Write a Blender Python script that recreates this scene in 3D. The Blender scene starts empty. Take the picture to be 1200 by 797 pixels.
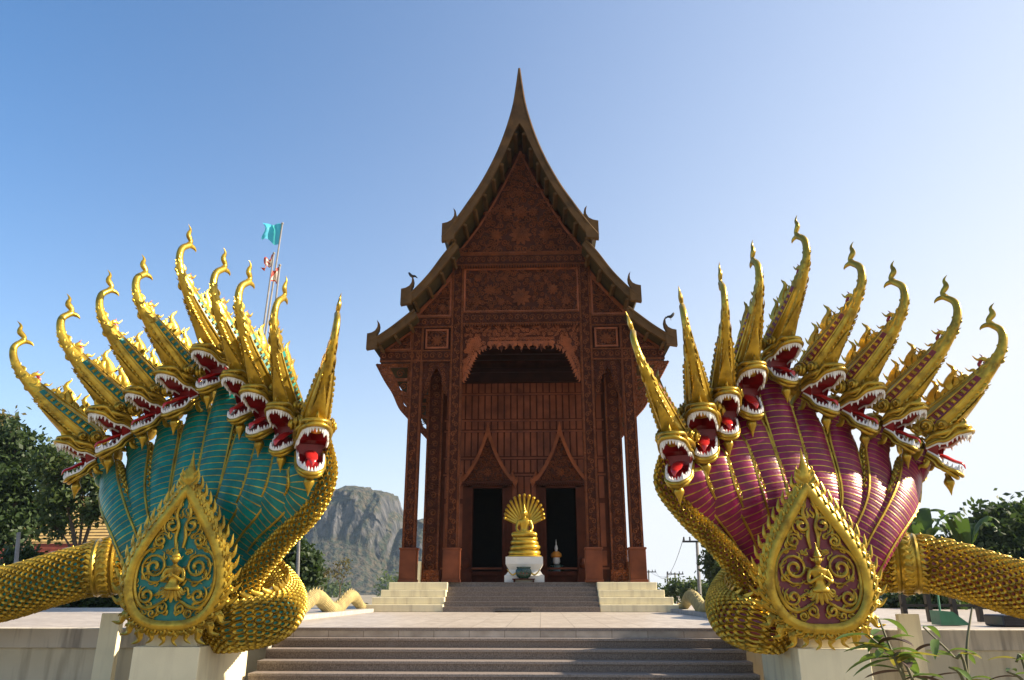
import bpy, bmesh, math, random
import numpy as np
from mathutils import Vector, Matrix, noise
R = math.radians
rng = random.Random(7)
scene = bpy.context.scene
COL = scene.collection

# ------------------------------------------------------------ camera, world, sun, exposure
PITCH, YAW, FPX = R(19.02), R(2.14), 860.0
CAM = np.array((0.62, 0.0, 0.56))
cd = bpy.data.cameras.new('camera'); cam = bpy.data.objects.new('camera', cd); COL.objects.link(cam)
cam.location = CAM; cam.rotation_euler = (R(90) + PITCH, 0, YAW)
cd.sensor_width = 36; cd.lens = 36 * FPX / 1200; cd.clip_end = 6000; cd.clip_start = 0.05
scene.camera = cam

SUN_AZ, SUN_EL = R(2), R(30)          # azimuth measured from +X towards +Y
sun_dir = Vector((math.cos(SUN_AZ) * math.cos(SUN_EL), math.sin(SUN_AZ) * math.cos(SUN_EL), math.sin(SUN_EL)))
w = bpy.data.worlds.new('World'); scene.world = w; w.use_nodes = True
nt = w.node_tree; bg = nt.nodes['Background']
sky = nt.nodes.new('ShaderNodeTexSky'); sky.sky_type = 'NISHITA'; sky.sun_disc = False
sky.sun_elevation = SUN_EL; sky.sun_rotation = R(90) - SUN_AZ
sky.air_density = 1.0; sky.dust_density = .8; sky.ozone_density = 2.6
hs = nt.nodes.new('ShaderNodeHueSaturation'); hs.inputs['Saturation'].default_value = 1.3
tcw = nt.nodes.new('ShaderNodeTexCoord'); sepw = nt.nodes.new('ShaderNodeSeparateXYZ'); nt.links.new(tcw.outputs['Generated'], sepw.inputs[0])
def wm(op, a, b_):
    q = nt.nodes.new('ShaderNodeMath'); q.operation = op; q.use_clamp = op == 'MULTIPLY_ADD'
    for i, x in enumerate((a, b_)):
        if isinstance(x, (int, float)): q.inputs[i].default_value = x
        else: nt.links.new(x, q.inputs[i])
    return q.outputs[0]
# bright dry-season haze low over the horizon, stronger on the sun's side
hz_ = wm('SUBTRACT', 1.0, wm('ABSOLUTE', sepw.outputs['Z'], 0))
sid = wm('ADD', wm('MULTIPLY', sepw.outputs['X'], .62), .6)
glow = wm('POWER', wm('ADD', wm('MULTIPLY', sepw.outputs['X'], .5), .5), 2.6)
fac = wm('ADD', wm('ADD', wm('MULTIPLY', wm('POWER', hz_, 5.0), .60), wm('MULTIPLY', wm('MULTIPLY', wm('POWER', hz_, 1.7), sid), .68)), wm('MULTIPLY', glow, .95))
fac = wm('MINIMUM', fac, .97)
mixw = nt.nodes.new('ShaderNodeMix'); mixw.data_type = 'RGBA'; mixw.inputs[7].default_value = (4.1, 4.2, 4.4, 1)
nt.links.new(sky.outputs[0], hs.inputs['Color']); nt.links.new(hs.outputs[0], mixw.inputs[6]); nt.links.new(fac, mixw.inputs[0]); nt.links.new(mixw.outputs[2], bg.inputs[0]); bg.inputs[1].default_value = 0.095
sd = bpy.data.lights.new('sun', 'SUN'); sd.energy = 5.0; sd.angle = R(0.53); sd.color = (1, .87, .68)
so = bpy.data.objects.new('sun', sd); COL.objects.link(so); so.location = (30, -10, 40)
so.rotation_euler = (-sun_dir).to_track_quat('-Z', 'Y').to_euler()
vs = scene.view_settings
vs.view_transform = 'Standard'; vs.look = 'None'; vs.gamma = 1; vs.use_curve_mapping = False; vs.exposure = 1.3

# ------------------------------------------------------------ calibrated measuring: photo pixel + depth -> point
_F = np.array((-math.sin(YAW) * math.cos(PITCH), math.cos(YAW) * math.cos(PITCH), math.sin(PITCH)))
_R = np.array((math.cos(YAW), math.sin(YAW), 0.0)); _U = np.cross(_R, _F)
def P(u, v, Y):
    d = _F + _R * (u - 600) / FPX + _U * (398.5 - v) / FPX
    return CAM + d * (Y - CAM[1]) / d[1]

# ------------------------------------------------------------ mesh helpers
class MB:
    def __init__(s): s.v = []; s.f = []; s.m = []
    def add(s, verts, faces, m=0):
        b = len(s.v); s.v.extend([tuple(map(float, p)) for p in verts])
        s.f.extend([tuple(b + i for i in f) for f in faces])
        s.m.extend([m] * len(faces) if isinstance(m, int) else m)
    def box(s, a, b, m=0, bev=0.0):
        x0, y0, z0 = a; x1, y1, z1 = b
        if bev <= 0:
            v = [(x0,y0,z0),(x1,y0,z0),(x1,y1,z0),(x0,y1,z0),(x0,y0,z1),(x1,y0,z1),(x1,y1,z1),(x0,y1,z1)]
            s.add(v, [(3,2,1,0),(4,5,6,7),(0,1,5,4),(1,2,6,5),(2,3,7,6),(3,0,4,7)], m)
        else:
            bm = bmesh.new(); bmesh.ops.create_cube(bm, size=1)
            for q in bm.verts: q.co = ((x0+x1)/2 + q.co.x*(x1-x0), (y0+y1)/2 + q.co.y*(y1-y0), (z0+z1)/2 + q.co.z*(z1-z0))
            bmesh.ops.bevel(bm, geom=bm.edges[:], offset=bev, segments=2, affect='EDGES', profile=.5)
            bm.verts.index_update()
            s.add([q.co for q in bm.verts], [[q.index for q in f.verts] for f in bm.faces], m); bm.free()
    def prism(s, poly, y0, y1, m=0, holes=None):
        """poly: list of (x,z); extruded along Y (caps triangulated)"""
        from mathutils.geometry import tessellate_polygon
        loops = [poly] + (holes or [])
        flat = [p for l in loops for p in l]
        tris = tessellate_polygon([[Vector((p[0], p[1], 0)) for p in l] for l in loops])
        n = len(flat)
        V = [(p[0], y0, p[1]) for p in flat] + [(p[0], y1, p[1]) for p in flat]
        Fc = []
        for a, b, c in tris:
            ax, az = flat[a]; bx, bz = flat[b]; cx, cz = flat[c]
            if (bx-ax)*(cz-az) - (bz-az)*(cx-ax) < 0: b, c = c, b
            Fc.append((a, b, c)); Fc.append((n+c, n+b, n+a))
        o = 0
        for li, l in enumerate(loops):
            k = len(l)
            ar = sum(l[i][0]*l[(i+1)%k][1] - l[(i+1)%k][0]*l[i][1] for i in range(k))
            fl = (ar < 0) != (li > 0)
            for i in range(k):
                a, b = o+i, o+(i+1)%k
                Fc.append((a, n+a, n+b, b) if not fl else (b, n+b, n+a, a))
            o += k
        s.add(V, Fc, m)
    def build(s, name, mats, parent=None, smooth=True, angle=40):
        if not isinstance(mats, (list, tuple)): mats = [mats]
        me = bpy.data.meshes.new(name)
        off = np.array(parent_loc(parent))
        V = np.array(s.v, dtype=float) - off if s.v else np.zeros((0,3))
        me.from_pydata(V.tolist(), [], s.f)
        for m in mats: me.materials.append(m)
        if len(mats) > 1: me.polygons.foreach_set('material_index', s.m)
        if smooth:
            me.polygons.foreach_set('use_smooth', [True]*len(me.polygons))
            try: me.set_sharp_from_angle(angle=R(angle))
            except Exception: pass
        me.update()
        o = bpy.data.objects.new(name, me); COL.objects.link(o)
        if parent is not None: o.parent = parent
        return o
WLOC = {}
def parent_loc(p):
    if p is None: return (0, 0, 0)
    q = np.zeros(3)
    while p is not None: q = q + np.array(p.location); p = p.parent
    return q
def tag(o, label=None, cat=None, group=None, kind=None):
    if label: o['label'] = label
    if cat: o['category'] = cat
    if group: o['group'] = group
    if kind: o['kind'] = kind
    return o
def thing(name, label, cat, loc=(0,0,0), group=None):
    o = bpy.data.objects.new(name, None); COL.objects.link(o); o.location = tuple(map(float, loc)); o.empty_display_size = .2
    return tag(o, label, cat, group)

def spline(ctrl, n):
    """Catmull-Rom through control rows, n samples"""
    c = np.array(ctrl, dtype=float)
    if c.ndim == 1: c = c[:, None]
    k = len(c)
    if k == 2: return c[0] + (c[1]-c[0]) * np.linspace(0,1,n)[:,None]
    e = np.vstack([2*c[0]-c[1], c, 2*c[-1]-c[-2]])
    t = np.linspace(0, k-1, n); i = np.minimum(t.astype(int), k-2); f = (t-i)[:,None]
    p0, p1, p2, p3 = e[i], e[i+1], e[i+2], e[i+3]
    return .5*((2*p1) + (-p0+p2)*f + (2*p0-5*p1+4*p2-p3)*f**2 + (-p0+3*p1-3*p2+p3)*f**3)
def unit(v):
    v = np.asarray(v, dtype=float); return v / np.maximum(np.linalg.norm(v, axis=-1, keepdims=True), 1e-9)
class Path:
    """dense curve with frames: A lateral, B front"""
    def __init__(s, ctrl, ra, rb=None, n=60, front=None, raw=False):
        s.p = np.array(ctrl, float) if raw else spline(ctrl, n)
        n = len(s.p)
        def rr(x):
            x = np.atleast_1d(np.array(x, float))
            return np.full(n, x[0]) if len(x) == 1 else np.interp(np.linspace(0,1,n), np.linspace(0,1,len(x)), x)
        s.ra = rr(ra); s.rb = s.ra if rb is None else rr(rb)
        s.t = unit(np.gradient(s.p, axis=0))
        s.B = np.zeros((n,3))
        if front is not None:
            f = np.array(front, float)
            if f.ndim == 1: f = np.tile(f, (n,1))
            elif len(f) != n: f = np.stack([np.interp(np.linspace(0,1,n), np.linspace(0,1,len(f)), f[:,k]) for k in range(3)], 1)
            s.B = unit(f - (f*s.t).sum(1)[:,None]*s.t)
        else:
            r = np.array((0,0,1.)) if abs(s.t[0][2]) < .9 else np.array((0,1.,0))
            b = r - s.t[0]*np.dot(r, s.t[0]); b /= np.linalg.norm(b)
            for i in range(n):
                b = b - s.t[i]*np.dot(b, s.t[i]); b /= np.linalg.norm(b); s.B[i] = b
        s.A = np.cross(s.t, s.B)
        d = np.linalg.norm(np.diff(s.p, axis=0), axis=1); s.s = np.concatenate([[0], np.cumsum(d)]); s.L = s.s[-1]
    def surf(s, S, TH, h=0.0):
        """points on the surface at arc S and angle TH (0 = front B), raised by h"""
        S = np.asarray(S); ip = lambda a: np.stack([np.interp(S, s.s, a[:,k]) for k in range(3)], -1)
        p, A, B = ip(s.p), ip(s.A), ip(s.B)
        ra = np.interp(S, s.s, s.ra) + h; rb = np.interp(S, s.s, s.rb) + h
        return p + B*(rb*np.cos(TH))[...,None] + A*(ra*np.sin(TH))[...,None]
def path_tube(mb, pa, nseg=12, mat=0, rad=None, caps=True):
    n = len(pa.p); th = np.linspace(0, 2*math.pi, nseg, endpoint=False)
    mul = np.ones((n, nseg)) if rad is None else rad(pa, th)
    V = pa.p[:,None,:] + pa.B[:,None,:]*(pa.rb[:,None]*mul*np.cos(th))[...,None] + pa.A[:,None,:]*(pa.ra[:,None]*mul*np.sin(th))[...,None]
    Fc = []; M = []
    for i in range(n-1):
        for j in range(nseg):
            k = (j+1) % nseg
            Fc.append((i*nseg+j, i*nseg+k, (i+1)*nseg+k, (i+1)*nseg+j)); M.append(mat(i, j) if callable(mat) else mat)
    if caps:
        Fc.append(tuple(range(nseg-1, -1, -1))); Fc.append(tuple((n-1)*nseg+j for j in range(nseg)))
        M += [mat(0, 0) if callable(mat) else mat]*2
    mb.add(V.reshape(-1,3), Fc, M)
def tube(mb, ctrl, ra, n=None, seg=6, mat=0, rb=None, front=None, raw=False):
    pa = Path(ctrl, ra, rb, n or max(2, len(ctrl)*3), front, raw)
    path_tube(mb, pa, seg, mat); return pa
def path_scales(mb, pa, nu, mat=0, th0=0, th1=2*math.pi, s0=0, s1=None, hgt=.03, fill=1.12, inner=.42, length=1.0):
    """gold scale rims in staggered rows standing on the surface"""
    s1 = pa.L if s1 is None else s1
    r = float(np.mean((pa.ra+pa.rb)/2)); full = abs((th1-th0) - 2*math.pi) < 1e-3
    wth = (th1-th0)/nu; w = wth*r; l = w*length; rows = max(1, int((s1-s0)/(l*.86)))
    K = 8; ph = np.arange(K)*2*math.pi/K
    rings = ((1.0*fill/2, -.004), (.74*fill/2, hgt), (inner*fill/2*.9, hgt*.55), (inner*fill/2*.75, 0.002))
    S = []; T = []
    for k in range(rows):
        for j in range(nu + (0 if full else (1 - k % 2))):
            S.append(s0 + (k+.5)*l*.86); T.append(th0 + wth*(j + .5*(k % 2)) + (0 if full else wth*0.0))
    S = np.array(S); T = np.array(T); N = len(S)
    out = []
    for rr_, h in rings:
        tear = 1 + .25*np.maximum(0, np.sin(ph))
        ss = np.clip(S[:,None] + l*rr_*np.sin(ph)*tear, 0, pa.L); tt = T[:,None] + wth*rr_*np.cos(ph)
        out.append(pa.surf(ss, tt, h + (.25*hgt*np.sin(ph) if h > 0 else 0*ph)))
    V = np.stack(out, 1).reshape(-1,3); Q = len(rings)
    Fc = []
    for c in range(N):
        b = c*Q*K
        for q in range(Q-1):
            for j in range(K):
                k = (j+1) % K
                Fc.append((b+q*K+j, b+(q+1)*K+j, b+(q+1)*K+k, b+q*K+k))
    mb.add(V, Fc, mat)
def lathe(mb, prof, c=(0,0,0), seg=16, mat=0, sx=1.0, sy=1.0, ax=None):
    """prof (r,z) revolved about z at c"""
    c = np.array(c, float); n = len(prof); V = []; Fc = []
    X, Yv, Z = (np.eye(3) if ax is None else ax)
    for r_, z in prof:
        for j in range(seg):
            a = 2*math.pi*j/seg; V.append(c + X*(r_*math.cos(a)*sx) + Yv*(r_*math.sin(a)*sy) + Z*z)
    for i in range(n-1):
        for j in range(seg):
            k = (j+1) % seg; Fc.append((i*seg+j, i*seg+k, (i+1)*seg+k, (i+1)*seg+j))
    Fc.append(tuple(range(seg-1,-1,-1))); Fc.append(tuple((n-1)*seg+j for j in range(seg)))
    mb.add(V, Fc, mat)
def ball(mb, c, r, mat=0, seg=10, ax=None):
    if np.isscalar(r): r = (r, r, r)
    pr = [(math.sin(math.pi*i/7), -math.cos(math.pi*i/7)*r[2]) for i in range(8)]
    pr[0] = (.02, -r[2]); pr[-1] = (.02, r[2])
    lathe(mb, pr, c, seg, mat, r[0], r[1], ax)
def spiral(mb, c, ex, ey, en, size, turns=1.6, r0=.12, mat=0, seg=5, n=16, start=0., hand=1, lift=.0):
    """flat tapered scroll in the plane ex,ey"""
    t = np.linspace(0, 1, n); a = start + hand*t*turns*2*math.pi; rad = size*(1-.86*t)
    c = np.array(c, float); ex = np.array(ex, float); ey = np.array(ey, float); en = np.array(en, float)
    pts = c + ex*(rad*np.cos(a))[:,None] + ey*(rad*np.sin(a))[:,None] + en*(lift*t)[:,None]
    rr_ = size*r0*(.55 + .6*t); rr_[0] *= .3
    path_tube(mb, Path(pts, rr_, rr_, front=en, raw=True), seg, mat)
def flame(mb, c, out, side, nrm, h, mat=0, wid=.16, seg=5, curl=1.0, thick=.6):
    """kranok flame: bulb with a hooked curl at its foot, sweeping to a point along 'out'"""
    c = np.array(c, float); out = np.array(out, float); side = np.array(side, float); nrm = np.array(nrm, float)
    prof = [(.0,-.02,.5),(.10,.14,1.0),(.13,.30,1.05),(.03,.48,.8),(-.08,.64,.55),(-.05,.80,.36),(.06,.92,.2),(.10,1.0,.03)]
    pts = [c + side*(a*h*curl) + out*(b*h) for a, b, _ in prof]; ra = [wid*h*q for *_, q in prof]
    path_tube(mb, Path(pts, ra, [x*thick for x in ra], n=12, front=nrm), seg, mat)
    k = [(.05,.04,.7),(-.10,.10,.75),(-.2,.22,.6),(-.16,.33,.4),(-.09,.28,.2)]
    pts = [c + side*(a*h*curl) + out*(b*h) for a, b, _ in k]; ra = [wid*h*.7*q for *_, q in k]
    path_tube(mb, Path(pts, ra, [x*thick for x in ra], n=8, front=nrm), seg, mat)

# ------------------------------------------------------------ materials
def mat(name, col, rough=.6, metal=0., var=.25, vs_=6., bump=0., bs=30., col2=None, coat=0., spec=.5, detail=6., bdist=.02):
    m = bpy.data.materials.new(name); m.use_nodes = True; n = m.node_tree.nodes; L = m.node_tree.links
    b = n['Principled BSDF']; b.inputs['Roughness'].default_value = rough; b.inputs['Metallic'].default_value = metal
    b.inputs['Specular IOR Level'].default_value = spec
    if coat: b.inputs['Coat Weight'].default_value = coat; b.inputs['Coat Roughness'].default_value = .15
    tc = n.new('ShaderNodeTexCoord'); nz = n.new('ShaderNodeTexNoise'); nz.inputs['Scale'].default_value = vs_; nz.inputs['Detail'].default_value = detail
    L.new(tc.outputs['Object'], nz.inputs['Vector'])
    cr = n.new('ShaderNodeValToRGB'); cr.color_ramp.elements[0].position = .3; cr.color_ramp.elements[1].position = .7
    c2 = col2 or tuple(min(1, x*(1+var)) for x in col); c1 = tuple(x*(1-var) for x in col) if not col2 else col
    cr.color_ramp.elements[0].color = (*c1, 1); cr.color_ramp.elements[1].color = (*c2, 1)
    L.new(nz.outputs['Fac'], cr.inputs[0]); L.new(cr.outputs[0], b.inputs['Base Color'])
    if bump:
        nb = n.new('ShaderNodeTexNoise'); nb.inputs['Scale'].default_value = bs; nb.inputs['Detail'].default_value = 5
        L.new(tc.outputs['Object'], nb.inputs['Vector'])
        bu = n.new('ShaderNodeBump'); bu.inputs['Strength'].default_value = bump; bu.inputs['Distance'].default_value = bdist
        L.new(nb.outputs['Fac'], bu.inputs['Height']); L.new(bu.outputs[0], b.inputs['Normal'])
    return m
def carved_mat(name, col, scale, strength):
    m = mat(name, col, .68, 0, .3, 3., spec=.2); n = m.node_tree.nodes; L = m.node_tree.links; b = n['Principled BSDF']
    tc = n.new('ShaderNodeTexCoord'); v = n.new('ShaderNodeTexVoronoi'); v.inputs['Scale'].default_value = scale
    nz = n.new('ShaderNodeTexNoise'); nz.inputs['Scale'].default_value = scale*.6; nz.inputs['Detail'].default_value = 3
    mx = n.new('ShaderNodeMix'); mx.data_type = 'VECTOR'; mx.inputs[0].default_value = .08
    L.new(tc.outputs['Object'], mx.inputs[4]); L.new(tc.outputs['Object'], nz.inputs['Vector']); L.new(nz.outputs['Color'], mx.inputs[5]); L.new(mx.outputs[1], v.inputs['Vector'])
    mm = n.new('ShaderNodeMath'); mm.operation = 'SINE'; mu = n.new('ShaderNodeMath'); mu.operation = 'MULTIPLY'; mu.inputs[1].default_value = 14
    L.new(v.outputs['Distance'], mu.inputs[0]); L.new(mu.outputs[0], mm.inputs[0])
    bu = n.new('ShaderNodeBump'); bu.inputs['Strength'].default_value = strength; bu.inputs['Distance'].default_value = .06
    L.new(mm.outputs[0], bu.inputs['Height']); L.new(bu.outputs[0], b.inputs['Normal'])
    return m
def stone_mat(name, col, col2, rough, scale):
    m = mat(name, col, rough, 0, 0, scale, .25, scale*2, col2, detail=12); return m
def stained(name, col, stain, rough=.75, fac=.5):
    """painted plaster with vertical drip stains"""
    m = mat(name, col, rough, 0, .06, 2.5, .15, 60); n = m.node_tree.nodes; L = m.node_tree.links; b = n['Principled BSDF']
    old = b.inputs['Base Color'].links[0].from_socket
    tc = n.new('ShaderNodeTexCoord'); mp = n.new('ShaderNodeMapping'); mp.inputs['Scale'].default_value = (3.5, 3.5, .35)
    nz = n.new('ShaderNodeTexNoise'); nz.inputs['Scale'].default_value = 1.6; nz.inputs['Detail'].default_value = 7
    L.new(tc.outputs['Object'], mp.inputs[0]); L.new(mp.outputs[0], nz.inputs['Vector'])
    cr = n.new('ShaderNodeValToRGB'); cr.color_ramp.elements[0].position = .5; cr.color_ramp.elements[1].position = .72
    cr.color_ramp.elements[0].color = (0,0,0,1); cr.color_ramp.elements[1].color = (fac,)*3 + (1,)
    L.new(nz.outputs['Fac'], cr.inputs[0])
    mx = n.new('ShaderNodeMix'); mx.data_type = 'RGBA'; mx.inputs[7].default_value = (*stain, 1)
    L.new(cr.outputs[0], mx.inputs[0]); L.new(old, mx.inputs[6]); L.new(mx.outputs[2], b.inputs['Base Color'])
    return m
M = {}
def aged(m, col, scale, lo, hi, rough2, fac=.75, streak=(1,1,1)):
    """patches of wear and grime over a paint: colour and gloss both change"""
    n = m.node_tree.nodes; L = m.node_tree.links; b = n['Principled BSDF']; old = b.inputs['Base Color'].links[0].from_socket
    tc = n.new('ShaderNodeTexCoord'); mp = n.new('ShaderNodeMapping'); mp.inputs['Scale'].default_value = streak
    nz = n.new('ShaderNodeTexNoise'); nz.inputs['Scale'].default_value = scale; nz.inputs['Detail'].default_value = 9; nz.inputs['Roughness'].default_value = .65
    L.new(tc.outputs['Object'], mp.inputs[0]); L.new(mp.outputs[0], nz.inputs['Vector'])
    cr = n.new('ShaderNodeValToRGB'); cr.color_ramp.elements[0].position = lo; cr.color_ramp.elements[1].position = hi
    cr.color_ramp.elements[0].color = (0,0,0,1); cr.color_ramp.elements[1].color = (fac,)*3 + (1,); L.new(nz.outputs['Fac'], cr.inputs[0])
    mx = n.new('ShaderNodeMix'); mx.data_type = 'RGBA'; mx.inputs[7].default_value = (*col, 1)
    L.new(cr.outputs[0], mx.inputs[0]); L.new(old, mx.inputs[6]); L.new(mx.outputs[2], b.inputs['Base Color'])
    mr = n.new('ShaderNodeMix'); mr.inputs[2].default_value = b.inputs['Roughness'].default_value; mr.inputs[3].default_value = rough2
    L.new(cr.outputs[0], mr.inputs[0]); L.new(mr.outputs[0], b.inputs['Roughness']); return m
M['gold'] = aged(mat('gold_paint', (.46,.30,.032), .28, .68, .25, 5, .18, 30), (.16,.09,.012), 5.5, .48, .66, .62, .7)
M['gold_bright'] = mat('gilded_bronze', (.48,.31,.03), .28, .6, .15, 7)
M['teal'] = mat('teal_lacquer', (.0,.10,.088), .36, 0, .5, 5, .25, 14, (.002,.21,.165), spec=.35)
M['magenta'] = mat('magenta_lacquer', (.13,.004,.034), .36, 0, .5, 5, .25, 14, (.27,.012,.075), spec=.35)
aged(M['teal'], (.02,.10,.09), 3.5, .52, .7, .6, .6, (1,1,.4)); aged(M['magenta'], (.10,.012,.03), 3.5, .52, .7, .6, .6, (1,1,.4))
M['teal_deep'] = mat('teal_ground', (.0,.16,.13), .4, 0, .25, 8)
M['maroon'] = mat('maroon_ground', (.16,.012,.02), .4, 0, .25, 8)
M['red'] = mat('red_mouth_paint', (.22,.005,.008), .4, 0, .25, 6)
M['tooth'] = mat('white_tooth_paint', (.74,.73,.70), .4, 0, .08, 9)
M['cream'] = stained('cream_plaster', (.74,.65,.42), (.42,.34,.22), .7, .5)
M['wallplaster'] = stained('weathered_plaster', (.56,.50,.36), (.26,.21,.14), .8, .75)
M['coping'] = stained('stained_coping_plaster', (.52,.47,.38), (.12,.10,.09), .8, .85)
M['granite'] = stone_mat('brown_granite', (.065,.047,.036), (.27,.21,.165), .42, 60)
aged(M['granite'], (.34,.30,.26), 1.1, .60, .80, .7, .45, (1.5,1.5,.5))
M['deck'] = stone_mat('pale_terrace_stone', (.36,.30,.24), (.54,.47,.39), .5, 5)
M['ground'] = stone_mat('dusty_ground', (.17,.14,.09), (.30,.25,.17), .9, 1.5)
M['wood'] = mat('red_teak', (.21,.055,.015), .6, 0, .35, 2.5, .2, 18, spec=.2)
M['carved_ground'] = carved_mat('recess_shade_ground', (.105,.027,.010), 9, 1.0)  # carving ground kept dark, painting the shade of its recesses
M['trim'] = mat('highlight_teak_trim', (.23,.06,.017), .55, 0, .3, 3, .2, 20, spec=.25)  # paler teak: light caught on mouldings and lace is in the colour
M['porch_dark'] = mat('porch_shade_teak', (.022,.007,.004), .75, 0, .3, 3, .2, 18, spec=.1)  # near-black colour paints the deep shade under the porch roof
M['wood_hall'] = mat('mid_dark_teak', (.15,.041,.015), .6, 0, .4, 1.6, .2, 18, spec=.2)  # teak darker than the front posts, for hall panels and post bases
M['wood_dark'] = mat('dark_teak_and_recess_shade', (.06,.016,.007), .7, 0, .3, 3, .2, 18, spec=.1)  # dark woodwork; behind carving and panels it paints recess and gap shade
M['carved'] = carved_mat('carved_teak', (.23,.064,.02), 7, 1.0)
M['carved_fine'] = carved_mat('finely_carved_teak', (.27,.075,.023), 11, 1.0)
M['roofboard'] = mat('weathered_roof_board', (.105,.053,.015), .65, 0, .3, 1.6, .15, 20, spec=.2)
aged(M['roofboard'], (.035,.022,.010), 1.3, .48, .72, .8, .8)
M['roofshell'] = mat('roof_planks', (.05,.033,.010), .7, 0, .3, 2, .3, 12, spec=.15)
M['inside'] = mat('dark_interior', (.02,.012,.008), .8, 0, .2, 3)  # near-black walls put the unlit room's darkness into the colour
M['bronze_green'] = mat('green_glazed_pot', (.012,.04,.022), .25, .1, .5, 12, coat=.4)
M['black'] = mat('dark_iron', (.02,.018,.017), .5, .2, .2, 8)
M['steel'] = mat('weathered_pole', (.23,.22,.21), .7, 0, .2, 4)
M['concrete'] = mat('concrete', (.34,.32,.29), .85, 0, .2, 6, .3, 40)
M['bark'] = mat('bark', (.10,.07,.045), .9, 0, .35, 8, .6, 25)
# ------------------------------------------------------------ the ground
mb = MB(); mb.add([(-2500,-60,-1.05),(2500,-60,-1.05),(2500,3000,-1.05),(-2500,3000,-1.05)], [(0,1,2,3)])
tag(mb.build('ground', M['ground'], smooth=False), kind='structure')
mb = MB(); mb.box((-46,13.3,-1.04), (46,31,-.004)); mb.box((-8,31,-1.04), (8,52,-.004))
deckm = M['deck']
n = deckm.node_tree.nodes; L = deckm.node_tree.links; b = n['Principled BSDF']
tc = n.new('ShaderNodeTexCoord'); bk = n.new('ShaderNodeTexBrick'); bk.inputs['Scale'].default_value = 1; bk.inputs['Brick Width'].default_value = .6; bk.inputs['Row Height'].default_value = .6; bk.inputs['Mortar Size'].default_value = .006; bk.offset = 0
bk.inputs['Color1'].default_value = (1,1,1,1); bk.inputs['Color2'].default_value = (.82,.81,.80,1); bk.inputs['Mortar'].default_value = (.45,.42,.40,1)
mx = n.new('ShaderNodeMix'); mx.data_type = 'RGBA'; mx.blend_type = 'MULTIPLY'; mx.inputs[0].default_value = 1
old = b.inputs['Base Color'].links[0].from_socket
L.new(tc.outputs['Object'], bk.inputs['Vector']); L.new(old, mx.inputs[6]); L.new(bk.outputs['Color'], mx.inputs[7]); L.new(mx.outputs[2], b.inputs['Base Color'])
tag(mb.build('terrace', deckm, smooth=False), kind='structure')

# ------------------------------------------------------------ stone stairs up to the terrace
t = thing('stone_staircase', 'wide brown granite stairs rising to the pale terrace between the two serpents', 'stairs', (0,12.4,-1.05))
mb = MB(); tr = MB()
for i in range(7):
    z = -.15*i; yf = 13.48 - .335*i
    mb.box((-3.88, yf+.02, -1.045), (3.88, yf+(.0 if i else -.2)+.355, z-.045))
    tr.box((-3.88, yf-.012, z-.045), (3.88, yf+.36 if i else 13.298, z if i else 0.002), bev=.008)
mb.build('riser', M['granite'], t, smooth=False); tr.build('tread', stone_mat('pale_tread_granite', (.17,.135,.11), (.34,.28,.235), .45, 50), t, smooth=False)  # treads in a lighter granite than the risers

# ------------------------------------------------------------ retaining walls
for sx, lab in ((-1, 'stained cream retaining wall with coping behind the green serpent pedestal'), (1, 'cream retaining wall with coping behind the magenta serpent pedestal and sapling')):
    t = thing('retaining_wall', lab, 'wall', (sx*4, 13.1, -1.05))
    x0, x1 = sorted((sx*3.9, sx*46))
    mb = MB(); mb.box((x0,13.06,-1.05), (x1,13.298,-.31)); mb.build('wall_panel', M['wallplaster'], t, smooth=False)
    mb = MB(); mb.box((x0,12.98,-.31), (x1,13.32,-.0), bev=.012)
    mb.build('coping', M['coping'], t, smooth=False)

# ------------------------------------------------------------ temple
TX, TY = 0.0, 25.8
temple = thing('temple', 'tall carved teak temple hall with steep tiered roof behind the terrace', 'temple', (0,TY,0))
W, CV, CF = M['wood'], M['carved'], M['carved_fine']
CR = M['cream']
# plinth
mb = MB()
for k, (hw, yf, z0, z1) in enumerate(((5.0,24.4,0,.215),(4.79,24.72,.215,.43),(4.58,25.05,.43,.655),(4.4,25.4,.655,.895))):
    for sx in (-1, 1):
        x0, x1 = sorted((sx*2.46, sx*hw)); mb.box((x0,yf,z0), (x1,47+.4-.1*k,z1), bev=.015)
        x0, x1 = sorted((sx*2.46, sx*(hw-.07)));
    mb.box((-2.46,26.15,z0), (2.46,47+.4-.1*k,z1-.003))
for sx in (-1, 1):
    mb.box((min(sx*3.95,sx*4.35),29.0,.895), (max(sx*3.95,sx*4.35),29.4,1.7), bev=.01)
mb.build('plinth', CR, temple, smooth=False)
mb = MB()
for i in range(6):
    mb.box((-2.45,24.36+.3*i,.15*i), (2.45,26.15,.15*(i+1)-.03)); mb.box((-2.45,24.345+.3*i,.15*(i+1)-.03), (2.45,26.152,.15*(i+1) + (.002 if i == 5 else 0)), bev=.006)
mb.build('granite_stair', M['granite'], temple, smooth=False)
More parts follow.
